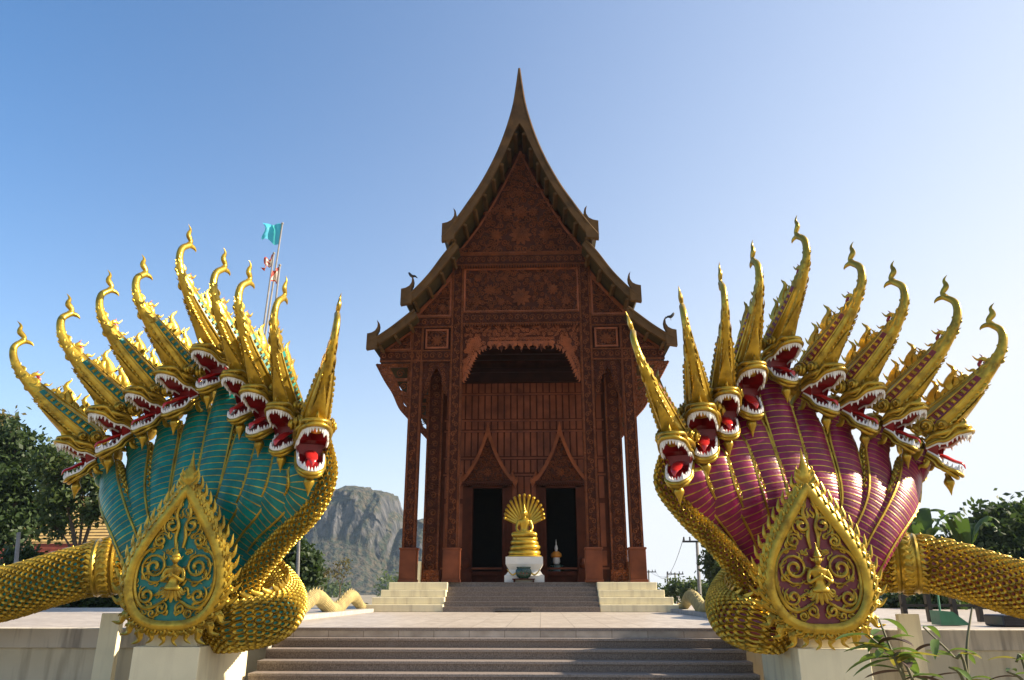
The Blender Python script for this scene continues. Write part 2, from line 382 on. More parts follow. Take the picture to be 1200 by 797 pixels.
# posts
for x in (-3.88, -2.41, 2.41, 3.88):
    top = 10.05 if abs(x) > 3 else 12.45
    mb = MB(); h = .205
    mb.box((x-h,25.8,1.9), (x+h,26.21,top), 1)
    for e in (-1, 1):
        mb.box((x+e*(h-.03)-.028,25.775,2.0), (x+e*(h-.03)+.028,25.8,top)); mb.box((x+e*(h+.0125)-.0125,25.8,1.9), (x+e*(h+.0125)+.0125,25.86,top))
    for k in range(int((top-2.2)/.34)):          # carved scroll run up the face
        z = 2.2+.34*k; s_ = 1 if k % 2 else -1
        spiral(mb, (x-.035*s_,25.79,z), (s_,0,0), (0,0,1), (0,-1,0), .105, 1.35, .26, hand=1, n=12)
        flame(mb, (x+.05*s_,25.79,z+.06), (0,0,1), (s_,0,0), (0,-1,0), .2, wid=.15)
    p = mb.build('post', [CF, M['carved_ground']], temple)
    mb = MB(); mb.box((x-.275,25.73,.9), (x+.275,26.28,1.95), bev=.012); mb.box((x-.215,25.715,1.02), (x+.215,25.73,1.82)); mb.box((x-.3,25.7,1.95), (x+.3,26.3,2.02), bev=.01); mb.box((x-.3,25.7,.9), (x+.3,26.3,.99), bev=.01)
    mb.build('post_base', M['wood_hall'], p, smooth=False)
# beams of the front
mb = MB()
def beam(x0, x1, z0, z1, y0=25.78, y1=26.1, rim=True):
    mb.box((x0,y0,z0), (x1,y1,z1), 1 if rim else 0)
    if rim:
        mb.box((x0,y0-.03,z0), (x1,y0,z0+.05)); mb.box((x0,y0-.03,z1-.05), (x1,y0,z1))
        nn = int((x1-x0)/.26)
        for k in range(nn):
            cx = x0+(k+.5)*(x1-x0)/nn; cz = (z0+z1)/2; s_ = 1 if k % 2 else -1
            spiral(mb, (cx,y0-.012,cz), (s_,0,0), (0,0,1), (0,-1,0), min(.13,(z1-z0)*.3), 1.3, .24, n=11)
beam(-2.65,2.65,12.46,12.92,25.66,26.1); beam(-2.19,2.19,10.1,10.6)
beam(-2.78,2.78,12.92,13.0,25.6,26.1,False)
for k in range(46): mb.box((-2.3+k*.1,25.60,12.38), (-2.25+k*.1,25.76,12.455))
for k in range(43): mb.box((-2.15+k*.1,25.71,10.02), (-2.1+k*.1,25.78,10.10))
for s_ in (-1, 1):
    a, c = sorted((s_*2.63, s_*4.08)); beam(a, c, 9.98, 10.42)
    a, c = sorted((s_*2.63, s_*5.25)); beam(a, c, 8.66, 9.1, 25.79, 26.09)
mb.build('cross_beam', [CF, M['carved_ground']], temple)
# carved panels
def inpoly(x, z, pl):
    c = False; n_ = len(pl)
    for i in range(n_):
        x1, z1 = pl[i]; x2, z2 = pl[(i+1)%n_]
        if (z1 > z) != (z2 > z) and x < (x2-x1)*(z-z1)/(z2-z1)+x1: c = not c
    return c
def carve(mb, poly, y, step, lotus=()):
    xs = [p[0] for p in poly]; zs = [p[1] for p in poly]; z = min(zs)+step*.55; row = 0
    while z < max(zs):
        x = min(xs)+step*(.5+.5*(row % 2))
        while x < max(xs):
            px, pz = x+rng.uniform(-.2,.2)*step, z+rng.uniform(-.2,.2)*step
            if inpoly(px, pz, poly) and all((px-a)**2+(pz-c)**2 > (r*1.15)**2 for a, c, r in lotus):
                a0 = rng.uniform(0, 6.28)
                spiral(mb, (px,y,pz), (1,0,0), (0,0,1), (0,-1,0), step*rng.uniform(.42,.56), 1.5, .24, n=13, start=a0, hand=rng.choice((-1,1)), lift=.02)
                if rng.random() < .7:
                    a1 = rng.uniform(0,6.28); o_ = np.array((math.cos(a1),0,math.sin(a1)))
                    flame(mb, (px+o_[0]*step*.3,y,pz+o_[2]*step*.3), o_, (-o_[2],0,o_[0]), (0,-1,0), step*.75, wid=.17)
            x += step
        z += step*.86; row += 1
    for a, c, r in lotus:
        for ring, (rr_, k, lf) in enumerate(((1.0,10,.0),(.66,8,.03))):
            for q in range(k):
                an = 2*math.pi*(q+.5*ring)/k; o_ = np.array((math.cos(an),0,math.sin(an)))
                ctr = np.array((a,y-.02-lf,c))
                tube(mb, [ctr+o_*r*.2, ctr+o_*r*rr_*.55, ctr+o_*r*rr_*.85, ctr+o_*r*rr_*1.1], [r*.1,r*.24,r*.2,.005], 7, 6, 0, [r*.05,r*.08,r*.06,.003], (0,-1,0))
        ball(mb, (a,y-.05,c), (r*.36,r*.2,r*.36))
def frame(mb, poly, y, wd=.07, dp=.05):
    n_ = len(poly)
    for i in range(n_):
        a, c = np.array(poly[i]), np.array(poly[(i+1)%n_]); d = unit(c-a); nn = np.array((-d[1],d[0]))*wd/2; a = a-d*wd*.5; c = c+d*wd*.5
        pts = [a-nn, c-nn, c+nn, a+nn]; mb.prism([tuple(q) for q in pts], y-dp+.002*i, y+.02, 2)
def panel(name, poly, y, step, lotus, parent=temple, fr=True, back=.12):
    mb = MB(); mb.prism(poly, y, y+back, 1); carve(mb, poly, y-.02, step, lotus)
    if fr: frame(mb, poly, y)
    return mb.build(name, [CF, M['wood_dark'], M['trim']], parent)  # ground colour carries recess shade, scrolls and frame the lit tone
gpoly = [(-2.42,13.0),(2.42,13.0),(1.72,14.0),(1.12,15.05),(.6,16.1),(.2,17.0),(0,17.5),(-.2,17.0),(-.6,16.1),(-1.12,15.05),(-1.72,14.0)]
panel('gable_panel', gpoly, 25.72, .30, [(0,13.75,.42),(-.95,13.75,.25),(.95,13.75,.25),(0,14.75,.3),(-.5,14.75,.2),(.5,14.75,.2),(0,15.6,.22),(0,16.3,.14)])
panel('lintel_panel', [(-2.15,10.62),(2.15,10.62),(2.15,12.36),(-2.15,12.36)], 25.85, .23, [(0,11.2,.36),(-1.2,11.5,.22),(1.2,11.5,.22),(-.6,12.0,.15),(.6,12.0,.15),(0,12.02,.15),(-1.7,11.05,.2),(1.7,11.05,.2),(-1.65,12.0,.16),(1.65,12.0,.16),(-.75,11.0,.15),(.75,11.0,.15)])
for s_ in (-1, 1):
    f = lambda pl: [(s_*a, c) for a, c in (pl if s_ > 0 else pl[::-1])]
    panel('side_gable_panel', f([(2.68,10.48),(3.92,10.48),(2.68,12.0)]), 25.86, .19, [(s_*3.0,10.8,.16)])
    panel('side_panel', f([(2.76,9.2),(3.55,9.2),(3.55,9.9),(2.76,9.9)]), 25.86, .16, [(s_*3.15,9.5,.22)])
    panel('eave_panel', f([(4.12,9.14),(5.05,9.14),(4.12,9.85)]), 25.86, .17, [])
# back plate that closes the gable up to the roof
# roof tiers -------------------------------------------------
T1o = [(0,20.64),(.10,19.8),(.23,18.88),(.44,18.0),(.68,17.2),(.94,16.5),(1.23,15.84),(1.58,15.15),(1.95,14.54),(2.25,14.05),(2.52,13.64),(2.9,13.12)]
T1i = [(2.62,12.78),(2.2,13.45),(1.88,13.95),(1.57,14.5),(1.2,15.15),(.87,15.84),(.58,16.5),(.32,17.15),(.12,17.7),(0,17.99)]
T2o = [(2.45,13.0),(2.84,12.5),(3.36,11.72),(3.92,11.06),(4.3,10.75)]
T2i = [(4.1,10.45),(3.72,10.78),(3.12,11.5),(2.6,12.25),(2.25,12.75)]
T3o = [(3.9,10.4),(4.25,10.1),(4.7,9.72),(5.17,9.38),(5.5,9.2)]
T3i = [(5.35,8.93),(5.0,9.1),(4.5,9.45),(4.1,9.78),(3.75,10.1)]
T1i = [(a+(.05 if a else 0),c+.06) for a, c in T1i]; T2i = [(a+.05,c+.06) for a, c in T2i]; T3i = [(a+.04,c+.05) for a, c in T3i]
def chevron(o_, i_):
    if o_[0][0] == 0:
        return o_ + i_ + [(-a,c) for a, c in i_[::-1][1:]] + [(-a,c) for a, c in o_[::-1][:-1]]
    return o_ + i_
FIN = [(0,0),(.2,.05),(.35,.14),(.44,.3),(.45,.46),(.41,.64),(.50,.52),(.535,.36),(.52,.18),(.45,.02),(.42,-.1),(.5,-.3),(.45,-.65),(0,-.73)]
roofm, boardm = M['roofshell'], M['roofboard']
def rev(pl): return [(-a,c) for a, c in pl[::-1]]
for nm, yf, o_, i_ in (('upper', 24.5, T1o, T1i), ('middle', 24.72, T2o, T2i), ('lower', 24.94, T3o, T3i)):
    cnt = {'upper':8,'middle':4,'lower':3}[nm]; sc, ex, ez = {'upper':(1,2.92,13.66),'middle':(.86,4.38,11.12),'lower':(.82,5.58,9.47)}[nm]
    if nm == 'upper':
        so_ = [(0,18.7),(.2,18.35)] + [(a-.05,c-.06) for a, c in T1o if c < 18.2]
        sides = [((-1,1), chevron(so_, [(a+.01,c+.07) for a, c in i_[:-1]]+[(0,18.06)]), chevron(o_, i_))]
    else:
        pl = [(a-.03,c-.05) for a, c in o_] + [(a+.03,c+.07) for a, c in i_]; bp = chevron(o_, i_)
        sides = [((1,), pl, bp), ((-1,), rev(pl), rev(bp))]
    for sg, shell, board in sides:
        mb = MB(); mb.prism(shell, yf+.14, 46.5); rf = mb.build('roof', roofm, temple, smooth=False)
        mb = MB(); mb.prism(board, yf, yf+.15)
        for s_ in sg: tube(mb, [(s_*a, yf-.01, c-.02) for a, c in o_], .05, 30, 6)   # raised bead along the edge
        mb.build('bargeboard', boardm, rf, smooth=False)
        ip = np.array(sorted([(a,c) for a, c in i_], key=lambda q: q[0])); d = np.concatenate([[0],np.cumsum(np.hypot(*np.diff(ip,axis=0).T))])
        for s_ in sg:
            for k in range(cnt):
                q = d[-1]*(k+.6)/cnt; px = np.interp(q,d,ip[:,0]); pz = np.interp(q,d,ip[:,1]); i = min(len(d)-2,np.searchsorted(d,q)-1); tg = unit(ip[i+1]-ip[i]); nn = np.array((tg[1],-tg[0]))
                if nn[1] > 0: nn = -nn
                c0 = np.array((px,pz))+(-nn)*.06
                quad = [c0-tg*.05, c0+tg*.05, c0+tg*.05+nn*.17, c0-tg*.05+nn*.17]
                mb = MB(); mb.prism([(s_*a,c) for a, c in quad], yf+.152, 25.95); mb.build('purlin', boardm, rf, smooth=False)
            mb = MB(); pl = [(s_*(ex-a*sc), ez+c*sc) for a, c in FIN]; mb.prism(pl, yf-.04, yf+.17); mb.build('roof_finial', boardm, rf, smooth=False)
mb = MB(); gb = [(-2.62,12.9)] + [(-a,c+.03) for a, c in T1i] + [(a,c+.03) for a, c in T1i[::-1][1:]] + [(2.62,12.9)]
mb.prism(gb, 25.96, 26.05)
for s_ in (-1, 1):
    mb.prism([(s_*a,c) for a, c in [(2.6,10.42),(4.15,10.42),(3.72,10.83),(3.12,11.55),(2.6,12.35)]], 25.99, 26.06)
    mb.prism([(s_*a,c) for a, c in [(4.08,9.1),(5.2,9.1),(4.5,9.5),(4.08,9.85)]], 25.99, 26.06)
    mb.prism([(s_*a,c) for a, c in [(2.6,9.1),(3.7,9.1),(3.7,10.0),(2.6,10.0)]], 25.99, 26.06)
    frame(mb, [(s_*a,c) for a, c in [(2.6,10.42),(4.1,10.42),(3.12,11.5),(2.6,12.3)]], 25.9, .09, .06)
mb.prism([(-2.2,10.6),(2.2,10.6),(2.2,12.5),(-2.2,12.5)], 25.985, 26.06)
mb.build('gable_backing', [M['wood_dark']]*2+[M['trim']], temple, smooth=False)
# arch valance with lace edge
def scallop(x0, x1, z, n_, dep):
    out = []
    for k in range(n_):
        a, c = x0+(x1-x0)*k/n_, x0+(x1-x0)*(k+1)/n_; m_ = (a+c)/2
        big = dep*(1.9 if k % 3 == 1 else 1)
        out += [(a,z),(a+(c-a)*.25,z-big*.45),(m_,z-big),(a+(c-a)*.75,z-big*.45)]
    return out + [(x1,z)]
mb = MB()
low = [(-2.2,8.0),(-2.06,8.2),(-1.97,8.5),(-1.87,8.74),(-1.76,8.95),(-1.6,9.1),(-1.45,9.24),(-1.25,9.3)] + scallop(-1.12,1.12,9.40,9,.2) + [(1.25,9.3),(1.45,9.24),(1.6,9.1),(1.76,8.95),(1.87,8.74),(1.97,8.5),(2.06,8.2),(2.2,8.0)]
mb.prism(low + [(2.2,10.1),(-2.2,10.1)], 25.88, 25.96, 1)
for s_ in (-1, 1):
    arc = spline([(2.19,8.0),(2.06,8.2),(1.97,8.5),(1.87,8.74),(1.76,8.95),(1.5,9.2),(1.25,9.32)], 40)
    for q in range(13):                       # leaves fringing the curve of the bracket
        a, c = arc[q*3]; tg = unit(arc[min(39,q*3+1)]-arc[max(0,q*3-1)]); nn = np.array((tg[1],-tg[0])); nn = nn if nn[0] < 0 else -nn
        flame(mb, (s_*a,25.86,c), unit(np.array((s_*nn[0]*.8,0,nn[1]*.8-.5))), (s_*tg[0],0,tg[1]), (0,-1,0), .22, wid=.22)
        spiral(mb, (s_*(a-nn[0]*.1),25.86,c-nn[1]*.1), (s_,0,0), (0,0,1), (0,-1,0), .10, 1.4, .27, n=11, start=q)
    for q in range(30):
        f_ = rng.random(); px = 2.12-.6*f_; lo_ = np.interp(px, arc[::-1,0], arc[::-1,1])+.14; pz = rng.uniform(lo_, 9.55)
        spiral(mb, (s_*px,25.87,pz), (s_,0,0), (0,0,1), (0,-1,0), .12, 1.4, .26, n=11, start=q)
for q in range(25):
    x = -1.15+2.3*q/24; flame(mb, (x,25.865,9.44), (0,0,-1), (1 if q % 2 else -1,0,0), (0,-1,0), .2 if q % 3 else .34, wid=.24)
    spiral(mb, (x,25.865,9.54), (1,0,0), (0,0,1), (0,-1,0), .075, 1.3, .28, n=9, start=q)
carve(mb, [(-2.15,9.62),(2.15,9.62),(2.15,10.02),(-2.15,10.02)], 25.87, .17)
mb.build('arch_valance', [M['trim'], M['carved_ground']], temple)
for s_ in (-1, 1):
    mb = MB()
    for a, c in ((2.615,3.145),(3.675,3.145)):
        pl = [(a,8.66),(c+(-.0 if a < c else .0),8.66),(c,8.5),(c+(a-c)*.25,8.2),(c+(a-c)*.4,8.05),(c+(a-c)*.55,7.7),(c+(a-c)*.75,7.45),(a,7.0)]
        mb.prism([(s_*x,z) for x, z in pl], 25.87, 25.95, 1)
        for k in range(7):
            spiral(mb, (s_*(a+(c-a)*(.3+.4*(k/7))),25.865,7.5+.17*k), (1,0,0), (0,0,1), (0,-1,0), .1, 1.3, .25, n=10, start=k)
    mb.build('side_arch_valance', [CF, M['carved_ground']], temple)
    # eave brackets at the front posts and at the hall's corner
    for bx, by, top in ((4.09,25.9,8.62),(3.95,29.62,8.4)):
        mb = MB()
        o_ = [(bx,6.55),(bx+.35,6.95),(bx+.62,7.5),(bx+.95,8.0),(bx+1.3,top),(bx,top)]
        h1 = [(bx+.12,7.5),(bx+.36,7.62),(bx+.5,7.95),(bx+.12,7.95)]; h2 = [(bx+.12,8.06),(bx+.55,8.06),(bx+.8,top-.14),(bx+.12,top-.14)]; h3 = [(bx+.08,6.95),(bx+.2,7.05),(bx+.34,7.4),(bx+.08,7.4)]
        mb.prism([(s_*x,z) for x, z in o_], by, by+.09, 0, [[(s_*x,z) for x, z in h] for h in (h1,h2,h3)])
        tube(mb, [(s_*x,by+.045,z) for x, z in o_[:5]], .05, 20, 6)
        for hx, hz, hs in ((.25,7.75,.15),(.4,8.25,.17),(.2,7.22,.13)):
            spiral(mb, (s_*(bx+hx),by+.045,hz), (1,0,0), (0,0,1), (0,-1,0), hs, 1.5, .2, n=12)
        mb.build('eave_bracket', CV, temple)
# hall: walls with two doors
mb = MB(); YW = 29.5; D0, D1, DZ0, DZ1 = .86, 2.04, 1.33, 4.5
mb.box((-3.9,YW,.9), (3.9,YW+.2,DZ0), 1); mb.box((-3.9,YW,DZ1), (3.9,YW+.2,10.3), 1)
for a, c in ((-3.9,-D1),(-D0,D0),(D1,3.9)): mb.box((a,YW,DZ0), (c,YW+.2,DZ1), 1)
for s_ in (-1, 1): mb.box((min(s_*3.7,s_*3.9),YW+.2,.9), (max(s_*3.7,s_*3.9),45,10.0))
mb.box((-3.9,45,.9), (3.9,45.2,10.3))
x = -3.2
while x < 3.19:                                 # raised panels between rails and stiles
    for z0, z1 in ((1.55,2.1),(2.25,3.9),(4.1,4.95),(5.12,5.62),(5.78,6.75),(6.88,7.2),(7.32,8.3),(8.42,9.3)):
        cx = x+.135
        if z0 < 4.8 and (D0-.3 < abs(cx) < D1+.3): continue
        mb.box((x+.03,YW-.03,z0), (x+.24,YW,z1), bev=.012)
    x += .2667
for z in (1.45,5.03,5.7,6.8,7.25,8.36): mb.box((-3.25,YW-.022,z-.035), (3.25,YW,z+.035))
hall = mb.build('hall_wall', [M['wood_hall'], M['wood_dark']], temple, smooth=False)  # dark wall ground paints shadow gaps between the raised panels
for s_ in (-1, 1):
    mb = MB(); a, c = sorted((s_*3.32, s_*3.95)); mb.box((a,YW-.16,.9), (c,YW+.1,10.0), 1)
    for e in (a+.04, c-.04): mb.box((e-.035,YW-.19,1.0), (e+.035,YW-.16,10))
    for k in range(24):
        z = 1.5+.34*k; q = 1 if k % 2 else -1
        spiral(mb, ((a+c)/2-.04*q,YW-.165,z), (q,0,0), (0,0,1), (0,-1,0), .15, 1.4, .24, n=12)
    mb.box((a-.05,YW-.24,.9), (c+.05,YW+.1,1.15)); mb.box((a-.03,YW-.21,1.15), (c+.03,YW+.1,1.4))
    mb.build('corner_pilaster', [CV, M['carved_ground']], temple)
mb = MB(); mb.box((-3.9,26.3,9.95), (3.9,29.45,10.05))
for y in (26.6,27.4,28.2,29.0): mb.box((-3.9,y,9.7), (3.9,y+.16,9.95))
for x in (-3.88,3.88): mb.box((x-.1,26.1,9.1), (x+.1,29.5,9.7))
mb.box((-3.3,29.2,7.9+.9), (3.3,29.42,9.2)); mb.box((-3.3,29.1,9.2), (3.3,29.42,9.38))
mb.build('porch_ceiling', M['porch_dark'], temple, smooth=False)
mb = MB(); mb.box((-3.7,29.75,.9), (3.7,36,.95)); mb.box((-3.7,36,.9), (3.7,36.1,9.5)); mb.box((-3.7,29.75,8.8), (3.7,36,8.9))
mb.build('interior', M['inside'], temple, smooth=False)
mb = MB(); mb.box((-2.55,26.152,.9), (2.55,29.5,.904)); mb.build('porch_floor', M['wood_dark'], temple, smooth=False)
for s_ in (-1, 1):
    cx = s_*1.45; mb = MB()
    for e in (-1, 1):
        a, c = sorted((cx+e*.585, cx+e*.80)); mb.box((a,YW-.1,.9), (c,YW+.22,DZ1+.12)); a, c = sorted((cx+e*.60, cx+e*.68)); mb.box((a,YW-.13,1.2), (c,YW-.1,DZ1))
        a, c = sorted((cx+e*.80, cx+e*.98)); mb.box((a,YW-.06,.9), (c,YW,DZ1+.1))
        a, c = sorted((cx+e*.56, cx+e*1.02)); mb.box((a,YW-.3,.9), (c,YW-.1,1.28)); mb.box((a+.05,YW-.26,1.28), (c-.05,YW-.1,1.42)); ball(mb, ((a+c)/2,YW-.2,1.62), (.16,.12,.2))
    mb.box((cx-.8,YW-.1,DZ1), (cx+.8,YW+.22,DZ1+.14)); mb.box((cx-.6,YW-.11,1.2), (cx+.6,YW+.2,1.34))
    mb.box((cx-1.0,YW-.3,4.66), (cx+1.0,YW,4.74)); 
    for k in range(21): mb.box((cx-.98+k*.0935,YW-.32,4.58), (cx-.93+k*.0935,YW-.05,4.655))
    dr = mb.build('door_frame', M['wood_dark'], temple, smooth=False)
    pl = [(cx-.92,4.75),(cx+.92,4.75),(cx+.55,5.25),(cx+.25,5.85),(cx,6.5),(cx-.25,5.85),(cx-.55,5.25)]
    panel('door_pediment', pl, YW-.16, .16, [(cx,5.1,.17)], dr, False, .1)
    mb = MB(); oo = [(0,7.14),(.1,6.7),(.24,6.25),(.42,5.8),(.66,5.35),(.9,5.0),(1.12,4.78),(1.2,4.95),(1.2,4.72),(1.12,4.5),(1.05,4.62),(.8,4.9),(.56,5.25),(.33,5.68),(.14,6.15),(0,6.55)]
    mb.prism([(cx+a,c) for a, c in oo] + [(cx-a,c) for a, c in oo[::-1][1:-1]], YW-.28, YW-.16)
    for e in (-1, 1): tube(mb, [(cx+e*1.1,YW-.22,4.8),(cx+e*1.0,YW-.22,4.95),(cx+e*.98,YW-.22,5.1),(cx+e*1.05,YW-.22,5.22)], [.08,.07,.045,.01], 10, 6)
    mb.build('pediment_bargeboard', W, dr, smooth=False)

# ------------------------------------------------------------ golden statue, its pedestal and the things around it
SY = 26.75
def sq(mb, c, prof, m=0):
    n_ = len(prof); V = []; Fc = []
    for r_, z in prof: V += [(c[0]-r_,c[1]-r_*.8,z),(c[0]+r_,c[1]-r_*.8,z),(c[0]+r_,c[1]+r_*.8,z),(c[0]-r_,c[1]+r_*.8,z)]
    for i in range(n_-1):
        for j in range(4): Fc.append((i*4+j, i*4+(j+1)%4, (i+1)*4+(j+1)%4, (i+1)*4+j))
    Fc += [(3,2,1,0), tuple((n_-1)*4+j for j in range(4))]; mb.add(V, Fc, m)
mb = MB(); sq(mb, (0.06,SY), [(.68,.905),(.68,1.12),(.62,1.16),(.54,1.28),(.54,1.32),(.6,1.42),(.64,1.5),(.64,1.74)])
tag(mb.build('statue_pedestal', mat('white_marble', (.74,.70,.60), .45, 0, .05, 4), smooth=False), 'white waisted pedestal carrying the golden seated statue', 'pedestal')
st = thing('golden_statue', 'golden seated statue on serpent coils under a fan of serpent heads', 'statue', (0.06,SY,1.74))
G2 = M['gold_bright']; gx, gz = .06, 1.74
mb = MB()
for k, (r_, z) in enumerate(((.50,.15),(.47,.32),(.43,.48),(.38,.63))):
    a = np.linspace(0, 2*math.pi, 25); pts = np.stack([gx+r_*np.cos(a)*.95+.02*(k % 2), SY+r_*np.sin(a)*.8, gz+z+.02*np.sin(a*1.0+k*2)], 1)
    tube(mb, pts, .09, 48, 10, raw=False)
    lathe(mb, [(r_*.95,z-.1),(r_*.95,z+.06)], (gx,SY,gz), 20, sy=.85)
lathe(mb, [(.56,0),(.60,.02),(.60,.055),(.52,.08)], (gx,SY,gz), 24, sy=.85)
mb.build('serpent_coil', G2, st)
mb = MB(); z0 = gz+.68
for s_ in (-1, 1):
    tube(mb, [(gx+s_*.10,SY-.02,z0+.10),(gx+s_*.30,SY-.14,z0+.09),(gx+s_*.36,SY-.26,z0+.07),(gx+s_*.12,SY-.38,z0+.06+.05*(s_ > 0)),(gx-s_*.16,SY-.36,z0+.06+.05*(s_ > 0))], [.11,.105,.09,.07,.045], 16, 8)
lathe(mb, [(.22,.70),(.19,.82),(.145,.94),(.15,1.02),(.195,1.16),(.20,1.25),(.10,1.33),(.06,1.36),(.06,1.42)], (gx,SY-.04,gz), 16, sy=.65)
for s_ in (-1, 1):
    tube(mb, [(gx+s_*.185,SY-.04,gz+1.255),(gx+s_*.25,SY-.06,gz+1.1),(gx+s_*.265,SY-.12,gz+.95),(gx+s_*.2,SY-.27,gz+.86),(gx+s_*.06,SY-.34,gz+.84)], [.062,.058,.05,.042,.035], 18, 8)
ball(mb, (gx,SY-.07,gz+1.51), (.10,.11,.135)); ball(mb, (gx,SY-.05,gz+1.64), (.065,.065,.06)); lathe(mb, [(.04,1.66),(.03,1.72),(.004,1.83)], (gx,SY-.05,gz), 8)
ball(mb, (gx,SY-.18,gz+1.50), (.018,.03,.032))
for s_ in (-1, 1): tube(mb, [(gx+s_*.105,SY-.06,gz+1.55),(gx+s_*.11,SY-.06,gz+1.42)], .02, 4, 5)
bd = mb.build('seated_figure', G2, st)
mo = bd.modifiers.new('fuse', 'REMESH'); mo.mode = 'VOXEL'; mo.voxel_size = .016; mo.use_smooth_shade = True
mb = MB()
for k in range(15):
    a = R(-68 + 136*k/14); c0 = np.array((gx+.06*math.sin(a),SY+.2,gz+1.08)); Lk = .66+.42*math.cos(a)**2
    d_ = np.array((math.sin(a)*.95,0,math.cos(a))); tip = c0+d_*Lk
    tube(mb, [c0, c0+d_*Lk*.5, c0+d_*Lk*.88+(0,-.04,0), tip+np.array((0,-.12,0)), tip+np.array((0,-.2,-.04))], [.03,.062,.052,.062,.03], 14, 7)
mb.build('serpent_hood', G2, st)
# pot, its stand, mat
mb = MB()
mb.box((-.34,25.94,.985), (.42,26.2,1.02)); 
for x in (-.3, .34):
    for y in (25.96, 26.15): mb.box((x,y,.905), (x+.05,y+.04,.985))
tag(mb.build('low_stand', M['wood_dark'], smooth=False), 'low dark wooden stand under the green pot', 'stand')
t = thing('incense_pot', 'dark green glazed pot on the low stand before the white pedestal', 'pot', (.04,26.07,1.02))
mb = MB(); lathe(mb, [(.14,.0),(.22,.06),(.28,.17),(.27,.27),(.22,.33),(.25,.36),(.24,.38),(.19,.35),(.18,.3)], (.04,26.07,1.02), 22, sy=.42); mb.build('bowl', M['bronze_green'], t)
mb = MB(); ball(mb, (.04,25.965,1.19), (.03,.015,.03)); ball(mb, (.15,25.97,1.19), (.02,.012,.02)); ball(mb, (-.07,25.97,1.19), (.02,.012,.02)); mb.build('painted_medallion', M['red'], t)
for s_ in (-1, 1):
    mb = MB(); tube(mb, [(.04+s_*.25,26.07,1.2),(.04+s_*.37,26.07,1.14),(.04+s_*.48,26.07,1.22),(.04+s_*.56,26.07,1.33)], [.03,.025,.02,.012], 12, 6); mb.build('handle', M['gold_bright'], t)
mb = MB(); mb.box((-.8,24.0,.0), (.32,24.34,.045), bev=.015); tag(mb.build('door_mat', mat('dark_coir', (.03,.022,.018), .95, 0, .3, 20, .8, 120)), 'dark doormat at the foot of the granite stair', 'mat')
t = thing('draped_figure', 'small pale figure draped in orange cloth inside the right doorway', 'figurine', (1.24,30.1,.95))
mb = MB(); c0 = (1.24,30.1,.95); lathe(mb, [(.42,.0),(.44,.25),(.32,.42),(.30,.62),(.22,.68)], c0, 14); mb.build('altar', M['bronze_green'], t)
mb = MB(); lathe(mb, [(.10,.68),(.15,.76),(.13,.95),(.14,1.08),(.06,1.15),(.045,1.17),(.06,1.22),(.07,1.28),(.05,1.36),(.02,1.42),(.02,1.5),(.004,1.62)], c0, 12); mb.build('body', M['tooth'], t)
mb = MB(); lathe(mb, [(.15,.93),(.185,.98),(.165,1.08),(.08,1.16),(.07,1.14)], c0, 12, sx=1.2); mb.build('orange_cloth', mat('orange_cloth', (.7,.28,.03), .8, 0, .2, 12, .4, 30), t)
